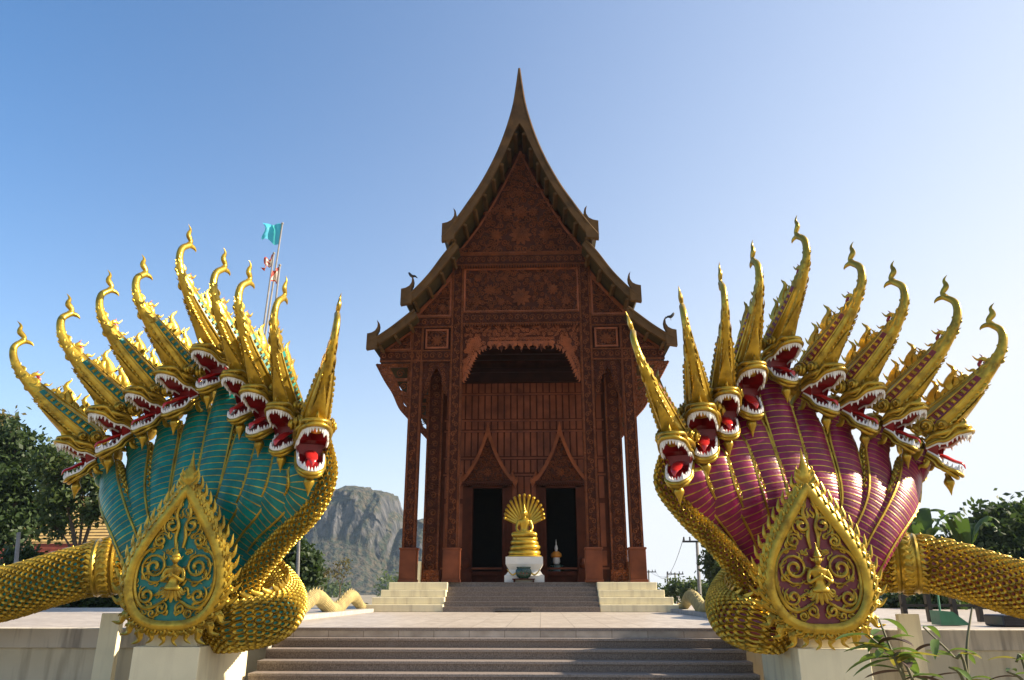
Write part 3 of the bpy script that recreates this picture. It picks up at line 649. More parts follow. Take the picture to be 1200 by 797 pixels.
# ------------------------------------------------------------ the two many-headed serpents
def jaw_edge(n, L0, wid):
    """U-shaped jaw outline in plan, from right hinge round the snout to left hinge: x forward, y lateral"""
    t = np.linspace(-1, 1, n); a = t*math.pi/2
    x = L0*(np.cos(a)**.62); y = wid*np.sign(t)*np.abs(np.sin(a))**.8
    return x, y
def build_head(parent, hinge, fwd, tip, sc, body_m, seed):
    fwd = unit(np.array((fwd[0], fwd[1], 0))); up = np.array((0,0,1.)); lat = np.cross(up, fwd)
    def T(p): p = np.asarray(p, float)*sc; return hinge + p[...,0:1]*fwd + p[...,1:2]*lat + p[...,2:3]*up
    ax = (fwd, lat, up); G = M['gold']; r_ = random.Random(seed)
    # --- upper jaw and skull
    N = 29; ex, ey = jaw_edge(N, .70, .245)
    ez = .05 + .20*(ex/.70) + .028*np.sin(ex*15) + .05*np.clip(ex/.7-.82,0,1)*5
    mb = MB(); K = 7; V = []
    for k in range(K+1):                      # rings from lip (k=0) to the crown ridge
        f = k/K; c = math.cos(f*math.pi/2); s_ = math.sin(f*math.pi/2)
        xx = (ex-.12)*(.25+.75*c)+.12; yy = ey*c
        crown = .15 + .20*np.exp(-((xx-.12)/.26)**2) + .05*np.exp(-((xx-.52)/.1)**2)
        V.append(np.stack([xx + .02*s_, yy, ez + s_*crown + .018*np.sin(f*9+ex*6)*c], 1))
    V = np.array(V).reshape(-1,3)
    Fc = [(k*N+i, k*N+i+1, (k+1)*N+i+1, (k+1)*N+i) for k in range(K) for i in range(N-1)]
    mb.add(T(V), Fc)
    lip = np.stack([ex+.015, ey*1.04, ez+.02], 1); tube(mb, T(lip), [.03*sc,.036*sc,.04*sc,.036*sc,.03*sc], 60, 7)
    lip2 = np.stack([ex*.93+.03, ey*1.0, ez+.105+.03*np.sin(ex*13+1)], 1); tube(mb, T(lip2), [.02*sc,.04*sc,.045*sc,.04*sc,.02*sc], 60, 7)
    for s_ in (-1, 1):                        # nostril scrolls, brow and cheek rosettes
        spiral(mb, T(np.array((.58,s_*.15,.34))), fwd, up, lat*s_, .085*sc, 1.3, .3, hand=-1, seg=6)
        for cx, cz, rr in ((.30,.40,.10),(.07,.40,.135)):
            c0 = T(np.array((cx, s_*(.215 if rr < .12 else .25), cz)))
            ball(mb, c0, (rr*sc*.9,rr*sc*.55,rr*sc*.9), ax=ax)
            spiral(mb, c0+lat*s_*rr*sc*.45, fwd, up, lat*s_, rr*sc, 1.7, .24, seg=6, lift=.05*sc)
            ball(mb, c0+lat*s_*rr*sc*.55, rr*sc*.28, seg=7)
        flame(mb, T(np.array((-.02,s_*.27,.3))), unit(-fwd*.75+up*.6), up, lat*s_, .4*sc, wid=.15)
        flame(mb, T(np.array((-.06,s_*.24,.12))), unit(-fwd*.9+up*.25), up, lat*s_, .36*sc, wid=.16)
        tube(mb, T(np.array([(.50,s_*.17,.33),(.33,s_*.25,.27),(.14,s_*.27,.24),(.0,s_*.27,.14)])), [.03*sc,.05*sc,.045*sc,.02*sc], 16, 7)
    flame(mb, T(np.array((.50,0,.30))), unit(fwd*.55+up*.85), -fwd, lat, .27*sc, wid=.28)
    ball(mb, T(np.array((-.28,0,.12))), (.24*sc,.24*sc,.25*sc), seg=14, ax=ax)
    head = mb.build('head', G, parent, angle=60)
    # --- lower jaw
    ang = R(45 + r_.uniform(-3,3)); N2 = 25; jx, jy = jaw_edge(N2, .60, .215)
    jz0 = .02*np.sin(jx*14)
    def J(x, y, z): return np.stack([x*math.cos(ang)+z*math.sin(ang), y, -x*math.sin(ang)+z*math.cos(ang)-.02], -1)
    mb = MB(); V = []; K = 5
    for k in range(K+1):
        f = k/K; c = math.cos(f*math.pi/2); s_ = math.sin(f*math.pi/2)
        V.append(J((jx-.1)*(.3+.7*c)+.1, jy*c, jz0 - s_*.13))
    V = np.array(V).reshape(-1,3)
    mb.add(T(V), [(k*N2+i, (k+1)*N2+i, (k+1)*N2+i+1, k*N2+i+1) for k in range(K) for i in range(N2-1)])
    tube(mb, T(J(jx+.01, jy*1.05, jz0-.02)), [.025*sc,.034*sc,.037*sc,.034*sc,.025*sc], 50, 7)
    tube(mb, T(J(jx*.92+.02, jy*1.02, jz0-.085+.015*np.sin(jx*20))), [.02*sc,.036*sc,.042*sc,.036*sc,.02*sc], 50, 7)
    for s_ in (-1, 1):
        flame(mb, T(J(np.array(.1),np.array(s_*.2),np.array(-.1))), unit(-fwd*.6-up*.5), -up, lat*s_, .3*sc, wid=.16)
    lj = mb.build('lower_jaw', G, head, angle=60)
    # chin drop
    mb = MB(); c0 = T(J(np.array(.46),np.array(0.),np.array(-.15)))
    lathe(mb, [(.05*sc,.06*sc),(.045*sc,.0),(.06*sc,-.03*sc),(.085*sc,-.075*sc),(.085*sc,-.115*sc),(.06*sc,-.165*sc),(.03*sc,-.23*sc),(.003,-.32*sc)], c0, 12)
    mb.build('chin_drop', G, head)
    # --- mouth lining
    mb = MB(); V = []; K = 4
    for k in range(K+1):
        f = k/K; V.append(np.stack([ex*(1-f)*.97+.02*f, ey*(1-f)*.96, ez+.10*f*(.3+ex/.7)], 1))
    V = np.array(V).reshape(-1,3); mb.add(T(V), [(k*N+i, (k+1)*N+i, (k+1)*N+i+1, k*N+i+1) for k in range(K) for i in range(N-1)])
    V = []
    for k in range(K+1):
        f = k/K; V.append(J(jx*(1-f)*.97+.02*f, jy*(1-f)*.96, jz0-.05*f))
    V = np.array(V).reshape(-1,3); mb.add(T(V), [(k*N2+i, k*N2+i+1, (k+1)*N2+i+1, (k+1)*N2+i) for k in range(K) for i in range(N2-1)])
    q = np.array([(.07,-.235,.09),(.07,.235,.09),(.05,.21,-.10),(.05,-.21,-.10)]); mb.add(T(q), [(0,1,2,3)])
    for s_ in (-1, 1):                        # cheek skin at the corners of the mouth
        q = np.array([(-.02,s_*.235,.06),(.22,s_*.235,.10),(.15,s_*.2,-.10),(-.02,s_*.2,-.03)]); mb.add(T(q), [(0,1,2,3)])
    mb.build('mouth_lining', M['red'], head)
    # --- teeth
    mb = MB()
    gum = np.stack([ex*.97, ey*.97, ez-.022], 1); tube(mb, T(gum), .019*sc, 58, 6)
    tube(mb, T(J(jx*.97, jy*.96, jz0+.015)), .019*sc, 50, 6)
    def tooth(base, axis, h, r0):
        a1 = unit(np.cross(axis, (0.3,.5,.8))); a2 = np.cross(axis, a1); lathe(mb, [(r0,-.01),(r0*.85,h*.4),(r0*.45,h*.75),(.002,h)], base, 6, ax=(a1,a2,axis))
    for n_, fn, sg, npts in ((19, lambda t: np.array((np.interp(t,np.arange(N),ex)*.97, np.interp(t,np.arange(N),ey)*.95, np.interp(t,np.arange(N),ez)-.03)), -1, N), (17, lambda t: J(np.interp(t,np.arange(N2),jx)*.97, np.interp(t,np.arange(N2),jy)*.94, np.interp(t,np.arange(N2),jz0)+.03), 1, N2)):
        for k in range(n_):
            t = (npts-1)*(.05+.9*k/(n_-1)); c0 = T(fn(t))
            fang = k in (6, 12) if n_ == 19 else k in (5, 11)
            axv = unit(up*sg + (fwd*.35 if sg > 0 else fwd*-.05))
            tooth(c0, axv, sc*((.12 if fang else .058+.018*(k % 2))*(1 if sg < 0 else .8)), sc*(.030 if fang else .021))
    mb.build('teeth', M['tooth'], head)
    # --- tongue
    mb = MB(); tube(mb, T(J(np.array((.05,.22,.38,.50,.58)), np.zeros(5), np.array((.03,.10,.13,.17,.13)))), [.09*sc,.10*sc,.09*sc,.06*sc,.012*sc], 18, 8, 0, [.03*sc,.035*sc,.03*sc,.022*sc,.008*sc], up)
    mb.build('tongue', mat_tongue, head)
    # --- crest
    B = T(np.array((.06,0,.36))); H = tip[2]-B[2]
    FT = .42; U = (tip - B - fwd*H*FT)/H
    prof = [(0,0),(.03,.05),(.11,.13),(.24,.26),(.36,.40),(.45,.53),(.485,.64),(.47,.75),(.39,.825)]
    C = np.array([B + fwd*H*a + U*H*b for a, b in prof])
    ra = np.array((.19,.20,.18,.142,.10,.066,.056,.05,.046))*sc*1.08; rb = np.array((.22,.255,.24,.19,.135,.085,.07,.06,.052))*sc*1.08
    mb = MB(); pa = Path(C, ra, rb, 40, fwd); path_tube(mb, pa, 12)
    # hooked flame on the very tip
    knob = [(.43,.79,.042),(.385,.818,.05),(.35,.815,.04),(.33,.798,.018),(.33,.785,.003)]
    tube(mb, [B+fwd*H*a+U*H*b for a, b, _ in knob], [k[2]*sc for k in knob], 12, 7, 0, [k[2]*sc*.75 for k in knob], lat)
    fl = [(.445,.775,.05),(.405,.82,.052),(.385,.85,.045),(.395,.875,.055),(.41,.897,.06),(.408,.925,.044),(.397,.95,.033),(.40,.975,.02),(.42,1.0,.002)]
    tube(mb, [B+fwd*H*a+U*H*b for a, b, _ in fl], [k[2]*sc for k in fl], 22, 7, 0, [k[2]*sc*.7 for k in fl], lat)
    for s0, th_, hh in ((.66,.0,.16),(.74,.0,.12)):          # leaf notches on the outer curve
        S = pa.L*s0; i = int(s0*39); flame(mb, pa.surf(np.array([S]), np.array([th_]), -.02)[0], unit(pa.t[i]*.9+fwd*.3), fwd, lat, hh*sc, wid=.2)
    for sg in (-1, 1):                                        # carved leaves lying along both cheeks
        for q in range(5):
            s0 = .50+.065*q; i = int(s0*39); c0 = pa.surf(np.array([pa.L*s0]), np.array([sg*math.pi/2+(.5 if q % 2 else -.4)]), -.012)[0]
            flame(mb, c0, unit(pa.t[i]), unit(np.cross(pa.t[i], lat*sg)), lat*sg, (.26-.02*q)*sc, wid=.17, thick=.5)
    # flames along the rear edge
    for s0, hh in ((.04,.30),(.12,.27),(.19,.46),(.27,.26),(.35,.50),(.42,.26),(.49,.22),(.56,.18),(.67,.24)):
        S = pa.L*s0*.95; bk = pa.surf(np.array([S]), np.array([math.pi]), -.03)[0]; i = int(s0*39)
        o_ = unit(pa.t[i]*.2 + up*.9 - fwd*.12) if hh > .25 else unit(-fwd*.8+up*.5)
        flame(mb, bk, o_, -fwd if hh > .25 else up, lat, hh*1.1*sc, wid=.17, curl=1.0, thick=.75)
        if hh > .25:
            flame(mb, bk+o_*.02*sc-fwd*.05*sc, unit(o_*.7-fwd*.6), up, lat, hh*.6*sc, wid=.2, thick=.75); flame(mb, bk+o_*.08*sc, unit(o_+fwd*.25), fwd, lat, hh*.65*sc, wid=.2, thick=.75)
    # scalloped ridge down the brow edge
    for sg in (-1, 1):
        S = np.linspace(.02,.46,11)*pa.L; e = pa.surf(S, np.full(11, sg*.62), -.01)
        for q in range(11): i = int(S[q]/pa.L*39); flame(mb, e[q], unit(pa.t[i]*.8+fwd*.35), fwd, lat*sg, .13*sc, wid=.22)
        tube(mb, pa.surf(np.linspace(.0,.6,16)*pa.L, np.full(16, math.pi-sg*.5), .0), [.025*sc,.025*sc,.01*sc], 24, 5)
    # plain pointed shield on the brow
    sp = pa.surf(np.linspace(.0,.42,9)*pa.L, np.zeros(9), .012)
    tube(mb, sp, np.array((.12,.15,.155,.14,.12,.095,.07,.04,.006))*sc, 18, 8, 0, .02*sc, fwd)
    for s_ in (-1, 1):                        # raised beads bordering the strip
        for dth in (-.36, .36):
            S = np.linspace(.04,.50,16)*pa.L; e = pa.surf(S, np.full(16, s_*math.pi/2+dth), .004); tube(mb, e, [.022*sc,.022*sc,.012*sc], 24, 5)
    for s_ in (-1, 1):
        for q in range(9):
            S = (.07+.047*q)*pa.L; quad = [pa.surf(np.array([S+a*.013*pa.L]), np.array([s_*math.pi/2+b]), .012)[0] for a, b in ((-1,-.2),(1,-.2),(1,.2),(-1,.2))]
            top = [pa.surf(np.array([S+a*.008*pa.L]), np.array([s_*math.pi/2+b]), .035)[0] for a, b in ((-1,-.12),(1,-.12),(1,.12),(-1,.12))]
            mb.add(quad+top, [(4,5,6,7),(0,1,5,4),(1,2,6,5),(2,3,7,6),(3,0,4,7)])
    crest = mb.build('crest', G, head, angle=60)
    mb = MB()
    for s_ in (-1, 1):
        n_ = 16; S = np.linspace(.04,.50,n_)*pa.L; V = []
        for dth in (-.33,-.11,.11,.33): V.append(pa.surf(S, np.full(n_, s_*math.pi/2+dth), .009))
        V = np.array(V).reshape(-1,3); mb.add(V, [((k+1)*n_+i,(k+1)*n_+i+1,k*n_+i+1,k*n_+i) if s_ < 0 else (k*n_+i,k*n_+i+1,(k+1)*n_+i+1,(k+1)*n_+i) for k in range(3) for i in range(n_-1)])
    for s0 in (.10,.26,.58):
        S = pa.L*s0; bk = pa.surf(np.array([S]), np.array([math.pi]), -.02)[0]; i = int(s0*39)
        flame(mb, bk, unit(pa.t[i]*.6+up*.6-fwd*.25), -fwd, lat, .26*sc, 1 if s0 else 0, wid=.13, thick=.5)
    mb.build('crest_inlay', [body_m, M['red']], crest)
    return head
mat_tongue = mat('tongue_paint', (.45,.02,.018), .28, 0, .15, 6, coat=.2)

def teardrop(n=90):
    half = spline([(0,0),(.22,.015),(.42,.09),(.57,.24),(.665,.48),(.66,.74),(.585,1.0),(.44,1.27),(.27,1.53),(.12,1.75),(0,1.93)], n//2)
    return half
def build_plaque(parent, base, field_m):
    """upright leaf shield facing -Y. base = bottom point"""
    b0 = np.array(base); half = teardrop(); X = np.array((1.,0,0)); Z = np.array((0,0,1.)); Yn = np.array((0,-1.,0))
    W3 = lambda x, z, y=0: b0 + X*x + Z*z + Yn*y
    G = M['gold']; out = np.vstack([half, np.array([(-a,c) for a, c in half[::-1][1:-1]])])
    mb = MB(); mb.prism([(b0[0]+a*.96, b0[2]+.02+c*.96) for a, c in out[::2]], b0[1], b0[1]+.16)
    pq = mb.build('plaque', field_m, parent)
    mb = MB(); cl = np.vstack([out, out[:1]])
    tube(mb, [W3(a*.95,.035+c*.95,.03) for a, c in cl], .07, len(cl), 10, 0, .045, Yn, raw=True)
    tube(mb, [W3(a*.89,.08+c*.91,.0) for a, c in cl], .012, len(cl), 6, 0, .03, Yn, raw=True)
    mb.prism([(b0[0]+a*1.04, b0[2]-.02+c*1.03) for a, c in out[::2]], b0[1]+.05, b0[1]+.13)
    mb.build('frame_band', G, pq)
    mb = MB(); d = np.concatenate([[0],np.cumsum(np.hypot(*np.diff(half,axis=0).T))]); nfl = 19
    for k in range(nfl):
        q = d[-1]*(k+.35)/nfl; a = np.interp(q,d,half[:,0]); c = np.interp(q,d,half[:,1])
        a2 = np.interp(q+.02,d,half[:,0]); c2 = np.interp(q+.02,d,half[:,1]); tg = unit(np.array((a2-a,c2-c+1e-6))); nn = np.array((tg[1],-tg[0]))
        dirn = unit(tg*(.65 if k > 4 else .25)+nn*(.6 if k > 4 else .9)) if k > 1 else unit(np.array((.25+.3*k,-1)))
        for s_ in (-1, 1):
            o3 = X*dirn[0]*s_+Z*dirn[1]; sd3 = unit(X*tg[0]*s_+Z*tg[1])
            h = .29 if k > 1 else .22
            flame(mb, W3(s_*(a*1.0+nn[0]*.01), c+nn[1]*.01, -.03), o3, sd3, Yn, h, wid=.23, curl=1.1, thick=.9)
            flame(mb, W3(s_*(a*1.02+nn[0]*.03)+0, c+nn[1]*.02, .0), unit(o3+sd3*.5), -sd3, Yn, h*.62, wid=.22, thick=.9)
            spiral(mb, W3(s_*(a+nn[0]*.03), c+nn[1]*.03, .02), o3, sd3, Yn, .075, 1.4, .3, hand=-1, n=11, lift=.03)
    # finial
    tube(mb, [W3(0,1.9),W3(0,2.02),W3(0,2.12),W3(0,2.24),W3(0,2.42)], [.05,.105,.075,.03,.004], 16, 8, 0, [.05,.07,.05,.02,.004], Yn)
    for s_ in (-1, 1):
        for z, h in ((1.86,.2),(1.95,.18),(2.04,.14)): flame(mb, W3(s_*.06,z,.03), unit(X*s_*.45+Z), -X*s_, Yn, h, wid=.2)
    mb.build('flame_border', G, pq)
    # scrollwork
    mb = MB()
    for s_ in (-1, 1):
        XS = X*s_
        def SP(x, z, size, turns, start, hand, r0=.15): spiral(mb, W3(s_*x,z,.03), XS, Z, Yn, size, turns, r0, start=start, hand=hand, n=26, seg=6, lift=.03)
        SP(.30,.80,.215,2.0,-2.4,1,.11); SP(.36,.43,.12,1.5,1.2,-1,.2); SP(.14,1.36,.13,1.6,-1.2,1,.2); SP(.27,1.15,.10,1.5,2.6,-1,.2); SP(.13,.26,.09,1.5,.6,1,.22); SP(.09,1.62,.055,1.4,0,-1,.25); SP(.25,.20,.07,1.4,2,1,.22)
        tube(mb, [W3(s_*x,z,.03) for x, z in ((.06,.40),(.2,.30),(.36,.26),(.48,.36),(.55,.58),(.53,.86),(.42,1.02),(.25,1.06))], [.015,.026,.026,.026,.024,.024,.022,.015], 30, 6, 0, .03, Yn)
        tube(mb, [W3(s_*x,z,.03) for x, z in ((.05,1.05),(.07,1.2),(.05,1.35),(.10,1.5),(.06,1.66),(.0,1.78))], [.018,.026,.024,.026,.022,.006], 22, 6, 0, .03, Yn)
        for x, z, ax_, az_, h in ((.58,.5,-.1,1,.15),(.57,.9,-.5,.9,.15),(.36,1.1,.1,1,.18),(.30,1.32,-.2,1,.17),(.19,.9,.4,.8,.15),(.09,.75,.8,.7,.14),(.42,.62,.2,1,.15),(.33,.68,-.6,.8,.13),(.2,.38,.9,.2,.17),(.36,.14,.9,.35,.15),(.5,.24,.3,1,.13),(.24,.08,.9,.1,.14),(.1,.98,.9,.5,.14),(.06,1.25,.9,.6,.15),(.05,1.68,.5,1,.12),(.5,.62,-.6,1,.2),(.52,.8,-.8,.8,.17),(.42,1.0,-.2,1,.2),(.34,1.2,-.35,1,.22),(.22,1.42,-.3,1,.2),(.12,1.55,.2,1,.2),(.45,.35,.4,1,.2),(.3,.25,1,.35,.2),(.18,.14,1,.3,.2),(.06,.55,.9,.4,.2),(.2,1.0,-1,.5,.16),(.15,.5,.6,-.6,.18),(.25,.55,1,.1,.17),(.07,.12,.35,1,.18),(.45,.72,-1,.1,.14),(.28,1.05,.3,1,.18),(.16,1.2,.5,.9,.17),(.4,.2,.9,.7,.15),(.05,1.5,-.2,1,.17)):
            o_ = unit(XS*ax_+Z*az_); flame(mb, W3(s_*x*.93,.06+z*.93,.015), o_, np.cross(o_,Yn)*(1 if (x*10)%2 < 1 else -1), Yn, h*.9, wid=.135, thick=.7)
    mb.build('scrollwork', G, pq)
    # praying figure in relief
    mb = MB(); F3 = lambda x, z, y=.1: W3(x,z,y)
    lathe(mb, [(.15,.42),(.165,.46),(.10,.56),(.095,.62),(.14,.76),(.15,.81),(.06,.86),(.042,.88),(.042,.91)], (b0[0],b0[1]-.07,b0[2]), 14, sy=.6)
    ball(mb, F3(0,.97,.1), (.07,.07,.085)); ball(mb, F3(0,.965,.165), (.012,.02,.02))
    lathe(mb, [(.078,1.02),(.085,1.04),(.06,1.06),(.065,1.08),(.045,1.10),(.05,1.12),(.03,1.14),(.018,1.2),(.003,1.3)], (b0[0],b0[1]-.1,b0[2]), 12)
    for s_ in (-1, 1):
        tube(mb, [F3(s_*.135,.80,.07),F3(s_*.185,.70,.08),F3(s_*.20,.62,.10),F3(s_*.185,.59,.13),F3(s_*.10,.65,.2),F3(s_*.018,.70,.24)], [.045,.04,.038,.036,.03,.022], 16, 8)
        tube(mb, [F3(s_*.015,.64,.235),F3(s_*.012,.76,.235)], [.02,.008], 4, 6)
        flame(mb, F3(s_*.08,.95,.08), unit(X*s_*.6+Z), -X*s_, Yn, .12, wid=.2)
    pc = b0+np.array((0,-.09,.70)); mb.v = [tuple(pc+(np.array(v)-pc)*np.array((.74,.6,.74))) for v in mb.v]
    fg = mb.build('praying_figure', G, pq); mo = fg.modifiers.new('fuse','REMESH'); mo.mode = 'VOXEL'; mo.voxel_size = .011; mo.use_smooth_shade = True
    mb = MB()
    for k in range(9):
        a = R(-80+20*k); o_ = X*math.sin(a)-Z*math.cos(a)*.8
        flame(mb, W3(.05*math.sin(a),.50,.06), unit(o_+Z*.0), Z, Yn, .19-.04*abs(math.sin(a)), wid=.22, thick=.7)
    mb.build('skirt_leaves', G, pq)
    return pq

def resample(pa, n):
    q = np.linspace(0, pa.L, n); ip = lambda a: np.stack([np.interp(q, pa.s, a[:,k]) for k in range(3)], 1)
    return Path(ip(pa.p), np.interp(q, pa.s, pa.ra), np.interp(q, pa.s, pa.rb), n, ip(pa.B), raw=True)
def build_naga(side, heads, base_px, m640, m585, root, edge_px, coil, tail, collar_at, plaque_base, belly_m, ground_m, label):
    root_pt = P(*base_px); root_pt = np.array((root_pt[0], root_pt[1], -.12))
    t = thing('many_headed_serpent', label, 'serpent statue', root_pt)
    G = M['gold']; n_h = len(heads)
    NY = lambda f: 11.75 - 1.35*f            # depth of the hood: f 0 outer edge .. 1 inner edge (towards the stairs)
    for i, (mx, my, yawd, tx, ty) in enumerate(heads):
        f = i/(n_h-1); Y = NY(f)
        mouth = P(mx, my, Y); v = unit(np.array((mouth[0]-CAM[0], mouth[1]-CAM[1], 0)))
        sd = np.array((v[1],-v[0],0))*(-1 if side < 0 else 1); y_ = R(yawd)
        fwd = math.cos(y_)*(-v) + math.sin(y_)*sd
        sc = .87*(1+.05*math.sin(i*2.7+side))
        hinge = mouth - fwd*.34*sc + np.array((0,0,.10))*sc
        Ht = 1.62; Yt = Y + .42*Ht*fwd[1] - .2*fwd[1]; tip = P(tx, ty, Yt)
        hd = build_head(t, hinge, fwd, tip, sc, ground_m, 10+i)
        # neck
        lerp = lambda a, c: a+(c-a)*f
        bk = hinge - fwd*.20
        ctrl = [P(lerp(*root),725,11.35), P(lerp(*m640),640,11.3-.15*abs(f-.5)), P(lerp(*m585),585,.55*NY(f)+.45*11.25), bk*.6+P(lerp(*m585),585,NY(f))*.4 + np.array((0,.05,0)), bk + np.array((0,0,-.22)) - fwd*.03, bk + np.array((0,0,.05)) + fwd*.12]
        # keep the front of the belly turned to where the head looks
        fr = [(-.25*side*-1,-1,0)]*2 + [tuple(unit(fwd*.5+np.array((0,-.7,0)))), tuple(unit(fwd*.6+np.array((0,-.6,0)))), tuple(unit(fwd*.8+np.array((0,-.3,.2)))), tuple(unit(fwd+np.array((0,0,.6))))]
        fr[0] = fr[1] = (0,-1,0)
        pa = Path(ctrl, [.15,.225,.275,.265,.21,.17], [.10,.105,.115,.14,.17,.17], 260, fr)
        nring = max(12, int(pa.L/.098)); pa = resample(pa, nring*8+1)
        def rad(pa_, th, nr=nring):
            ph = (np.arange(len(pa_.s)) % 8)/8
            ridge = np.where(ph < .16, 1.045, 1.0 + .035*np.sin(np.clip((ph-.2)/.8,0,1)*math.pi))
            fr_ = (np.cos(th) > .0)
            return np.where(fr_[None,:], ridge[:,None], 1.0)
        phs = (pa.s/pa.L*nring) % 1.0; NS = 24
        ths = np.linspace(0,2*math.pi,NS,endpoint=False)
        def mt(ii, jj):
            th = (ths[jj]+math.pi/NS+math.pi) % (2*math.pi) - math.pi
            if abs(th) > 1.38: return 1
            return 1 if ii % 8 == 0 else 0
        mb = MB(); path_tube(mb, pa, NS, mt, rad)
        path_scales(mb, pa, 3, 1, 1.30, 2.5, pa.L*.58, pa.L*.93, .025, 1.1, .35)
        path_scales(mb, pa, 3, 1, -2.5, -1.30, pa.L*.58, pa.L*.93, .025, 1.1, .35)
        for sg in (-1, 1):                     # gold welt between neighbouring necks
            q_ = np.linspace(0,.92,70); S = q_*pa.L; e = pa.surf(S, sg*np.interp(q_,[0,.45,.75,.92],[.72,.78,1.1,1.35]), .002); tube(mb, e, [.014,.02,.022,.024], 70, 5, 1, raw=True)
        mb.build('neck', [belly_m, G], t, angle=60)
    # scaled edge of the hood on the stair side
    def scaled(name, ctrl, ra, nu, n_=80, par=t, th=(0,2*math.pi), fins=None, rb=None, front=None):
        mb = MB(); pa = Path(ctrl, ra, rb, n_, front); path_tube(mb, pa, 28, 0)
        path_scales(mb, pa, nu, 1, th[0], th[1], 0, None, .036, 1.14, .52)
        o = None
        if fins:
            for k in range(int(pa.L*fins[0])):
                S = (k+.5)/fins[0]; i = int(np.searchsorted(pa.s, S)); i = min(i, len(pa.p)-1)
                upv = np.array((0,0,1.)); c0 = pa.p[i] + upv*(pa.ra[i]*.985); tg = unit(pa.t[i]*np.array((1,1,0)))
                flame(mb, c0, unit(tg*fins[1]*.8+upv*.55), -tg*fins[1], np.cross(tg, upv), fins[2], 1, wid=.22, thick=.8)
        return mb.build(name, [ground_m, G], par, angle=60), pa
    scaled('hood_edge', [P(*e) for e in edge_px], [.20,.18,.155,.14,.13,.11,.07], 11, 90)
    _, cp = scaled('coil', [P(*c[:3]) for c in coil], [c[3] for c in coil], 25, 150, fins=(6.5,-1,.22))
    _, tp = scaled('tail', [P(*c[:3]) for c in tail], [c[3] for c in tail], 24, 110, fins=(3.4,-1,.24))
    # belly ridge where the coil leaves the hood
    mb = MB(); S = np.linspace(0,.25,20)*cp.L
    tube(mb, [P(*q) for q in edge_px[:4]] if False else cp.surf(S, np.full(20, 0.0), .02), .05, 24, 6); mb.build('belly_ridge', G, t)
    # collar
    i = collar_at; mb = MB(); c0 = tp.p[i]; tg = tp.t[i]; rr = tp.ra[i]
    A, B = tp.A[i], tp.B[i]; axs = (A, B, tg)
    lathe(mb, [(rr+.01,-.17),(rr+.07,-.165),(rr+.085,-.13),(rr+.06,-.10),(rr+.075,-.06),(rr+.09,0),(rr+.075,.06),(rr+.06,.10),(rr+.085,.13),(rr+.07,.165),(rr+.01,.17)], c0, 32, ax=axs)
    for k in range(30):
        a = 2*math.pi*k/30; rd = A*math.cos(a)+B*math.sin(a); sdv = -A*math.sin(a)+B*math.cos(a)
        flame(mb, c0+rd*(rr+.085)-tg*.07, unit(tg*.9+sdv*.35), sdv, rd, .16, wid=.25)
        flame(mb, c0+rd*(rr+.04)+tg*.15, unit(tg*.9+rd*.25), sdv, rd, .13, wid=.28); flame(mb, c0+rd*(rr+.04)-tg*.15, unit(-tg*.9+rd*.25), sdv, rd, .13, wid=.28)
    mb.build('collar', G, t)
    build_plaque(t, P(*plaque_base), ground_m)
    return t

left_heads = [(86,543,82,20,376),(125,511,70,78,344),(166,486,62,126,316),(203,466,55,166,298),(243,438,46,221,263),(279,470,44,262,290),(302,489,40,292,305),(329,508,28,335,323),(366,531,-6,400,343)]
right_heads = [(1116,534,82,1165,355),(1065,506,70,1110,322),(1016,484,61,1048,305),(970,463,52,1000,283),(922,430,38,934,252),(881,463,22,882,281),(852,490,10,843,307),(824,513,0,795,335),(792,544,-12,733,365)]
nL = build_naga(-1, left_heads, (205,735,11.2), (154,302), (134,354), (184,260),
    [(268,748,11.0),(276,715,11.05),(296,675,11.1),(330,634,11.0),(366,597,10.8),(384,556,10.75),(380,515,10.85)],
    [(256,738,11.1,.28),(286,732,10.9,.315),(322,722,11.25,.32),(334,701,12.1,.285),(314,675,13.0,.28),(280,668,13.0,.29),(220,675,12.7,.33),(160,672,12.6,.36)],
    [(170,668,12.5,.36),(128,664,12.15,.37),(70,677,12.1,.385),(0,697,12.15,.39),(-70,705,12.3,.39),(-150,690,12.4,.37),(-230,670,12.5,.34),(-300,690,12.6,.3)],
    16, (198,737,10.45), M['teal'], M['teal_deep'], 'many-headed serpent statue with green bellies and golden crests beside the staircase')
nR = build_naga(1, right_heads, (958,735,11.2), (1028,854), (1058,816), (988,904),
    [(902,748,11.0),(893,715,11.05),(872,675,11.1),(838,634,11.0),(803,600,10.8),(778,565,10.75),(784,525,10.85)],
    [(912,738,11.1,.28),(885,733,10.9,.31),(861,723,11.25,.315),(854,702,12.1,.285),(873,675,13.0,.28),(908,667,13.0,.29),(965,672,12.7,.33),(1020,668,12.6,.36)],
    [(1015,666,12.5,.36),(1060,660,12.15,.37),(1120,668,12.05,.385),(1195,690,12.1,.39),(1270,702,12.3,.39),(1350,690,12.4,.37),(1430,670,12.5,.34),(1500,690,12.6,.3)],
    16, (966,741,10.45), M['magenta'], M['maroon'], 'many-headed serpent statue with magenta bellies and golden crests beside the staircase')

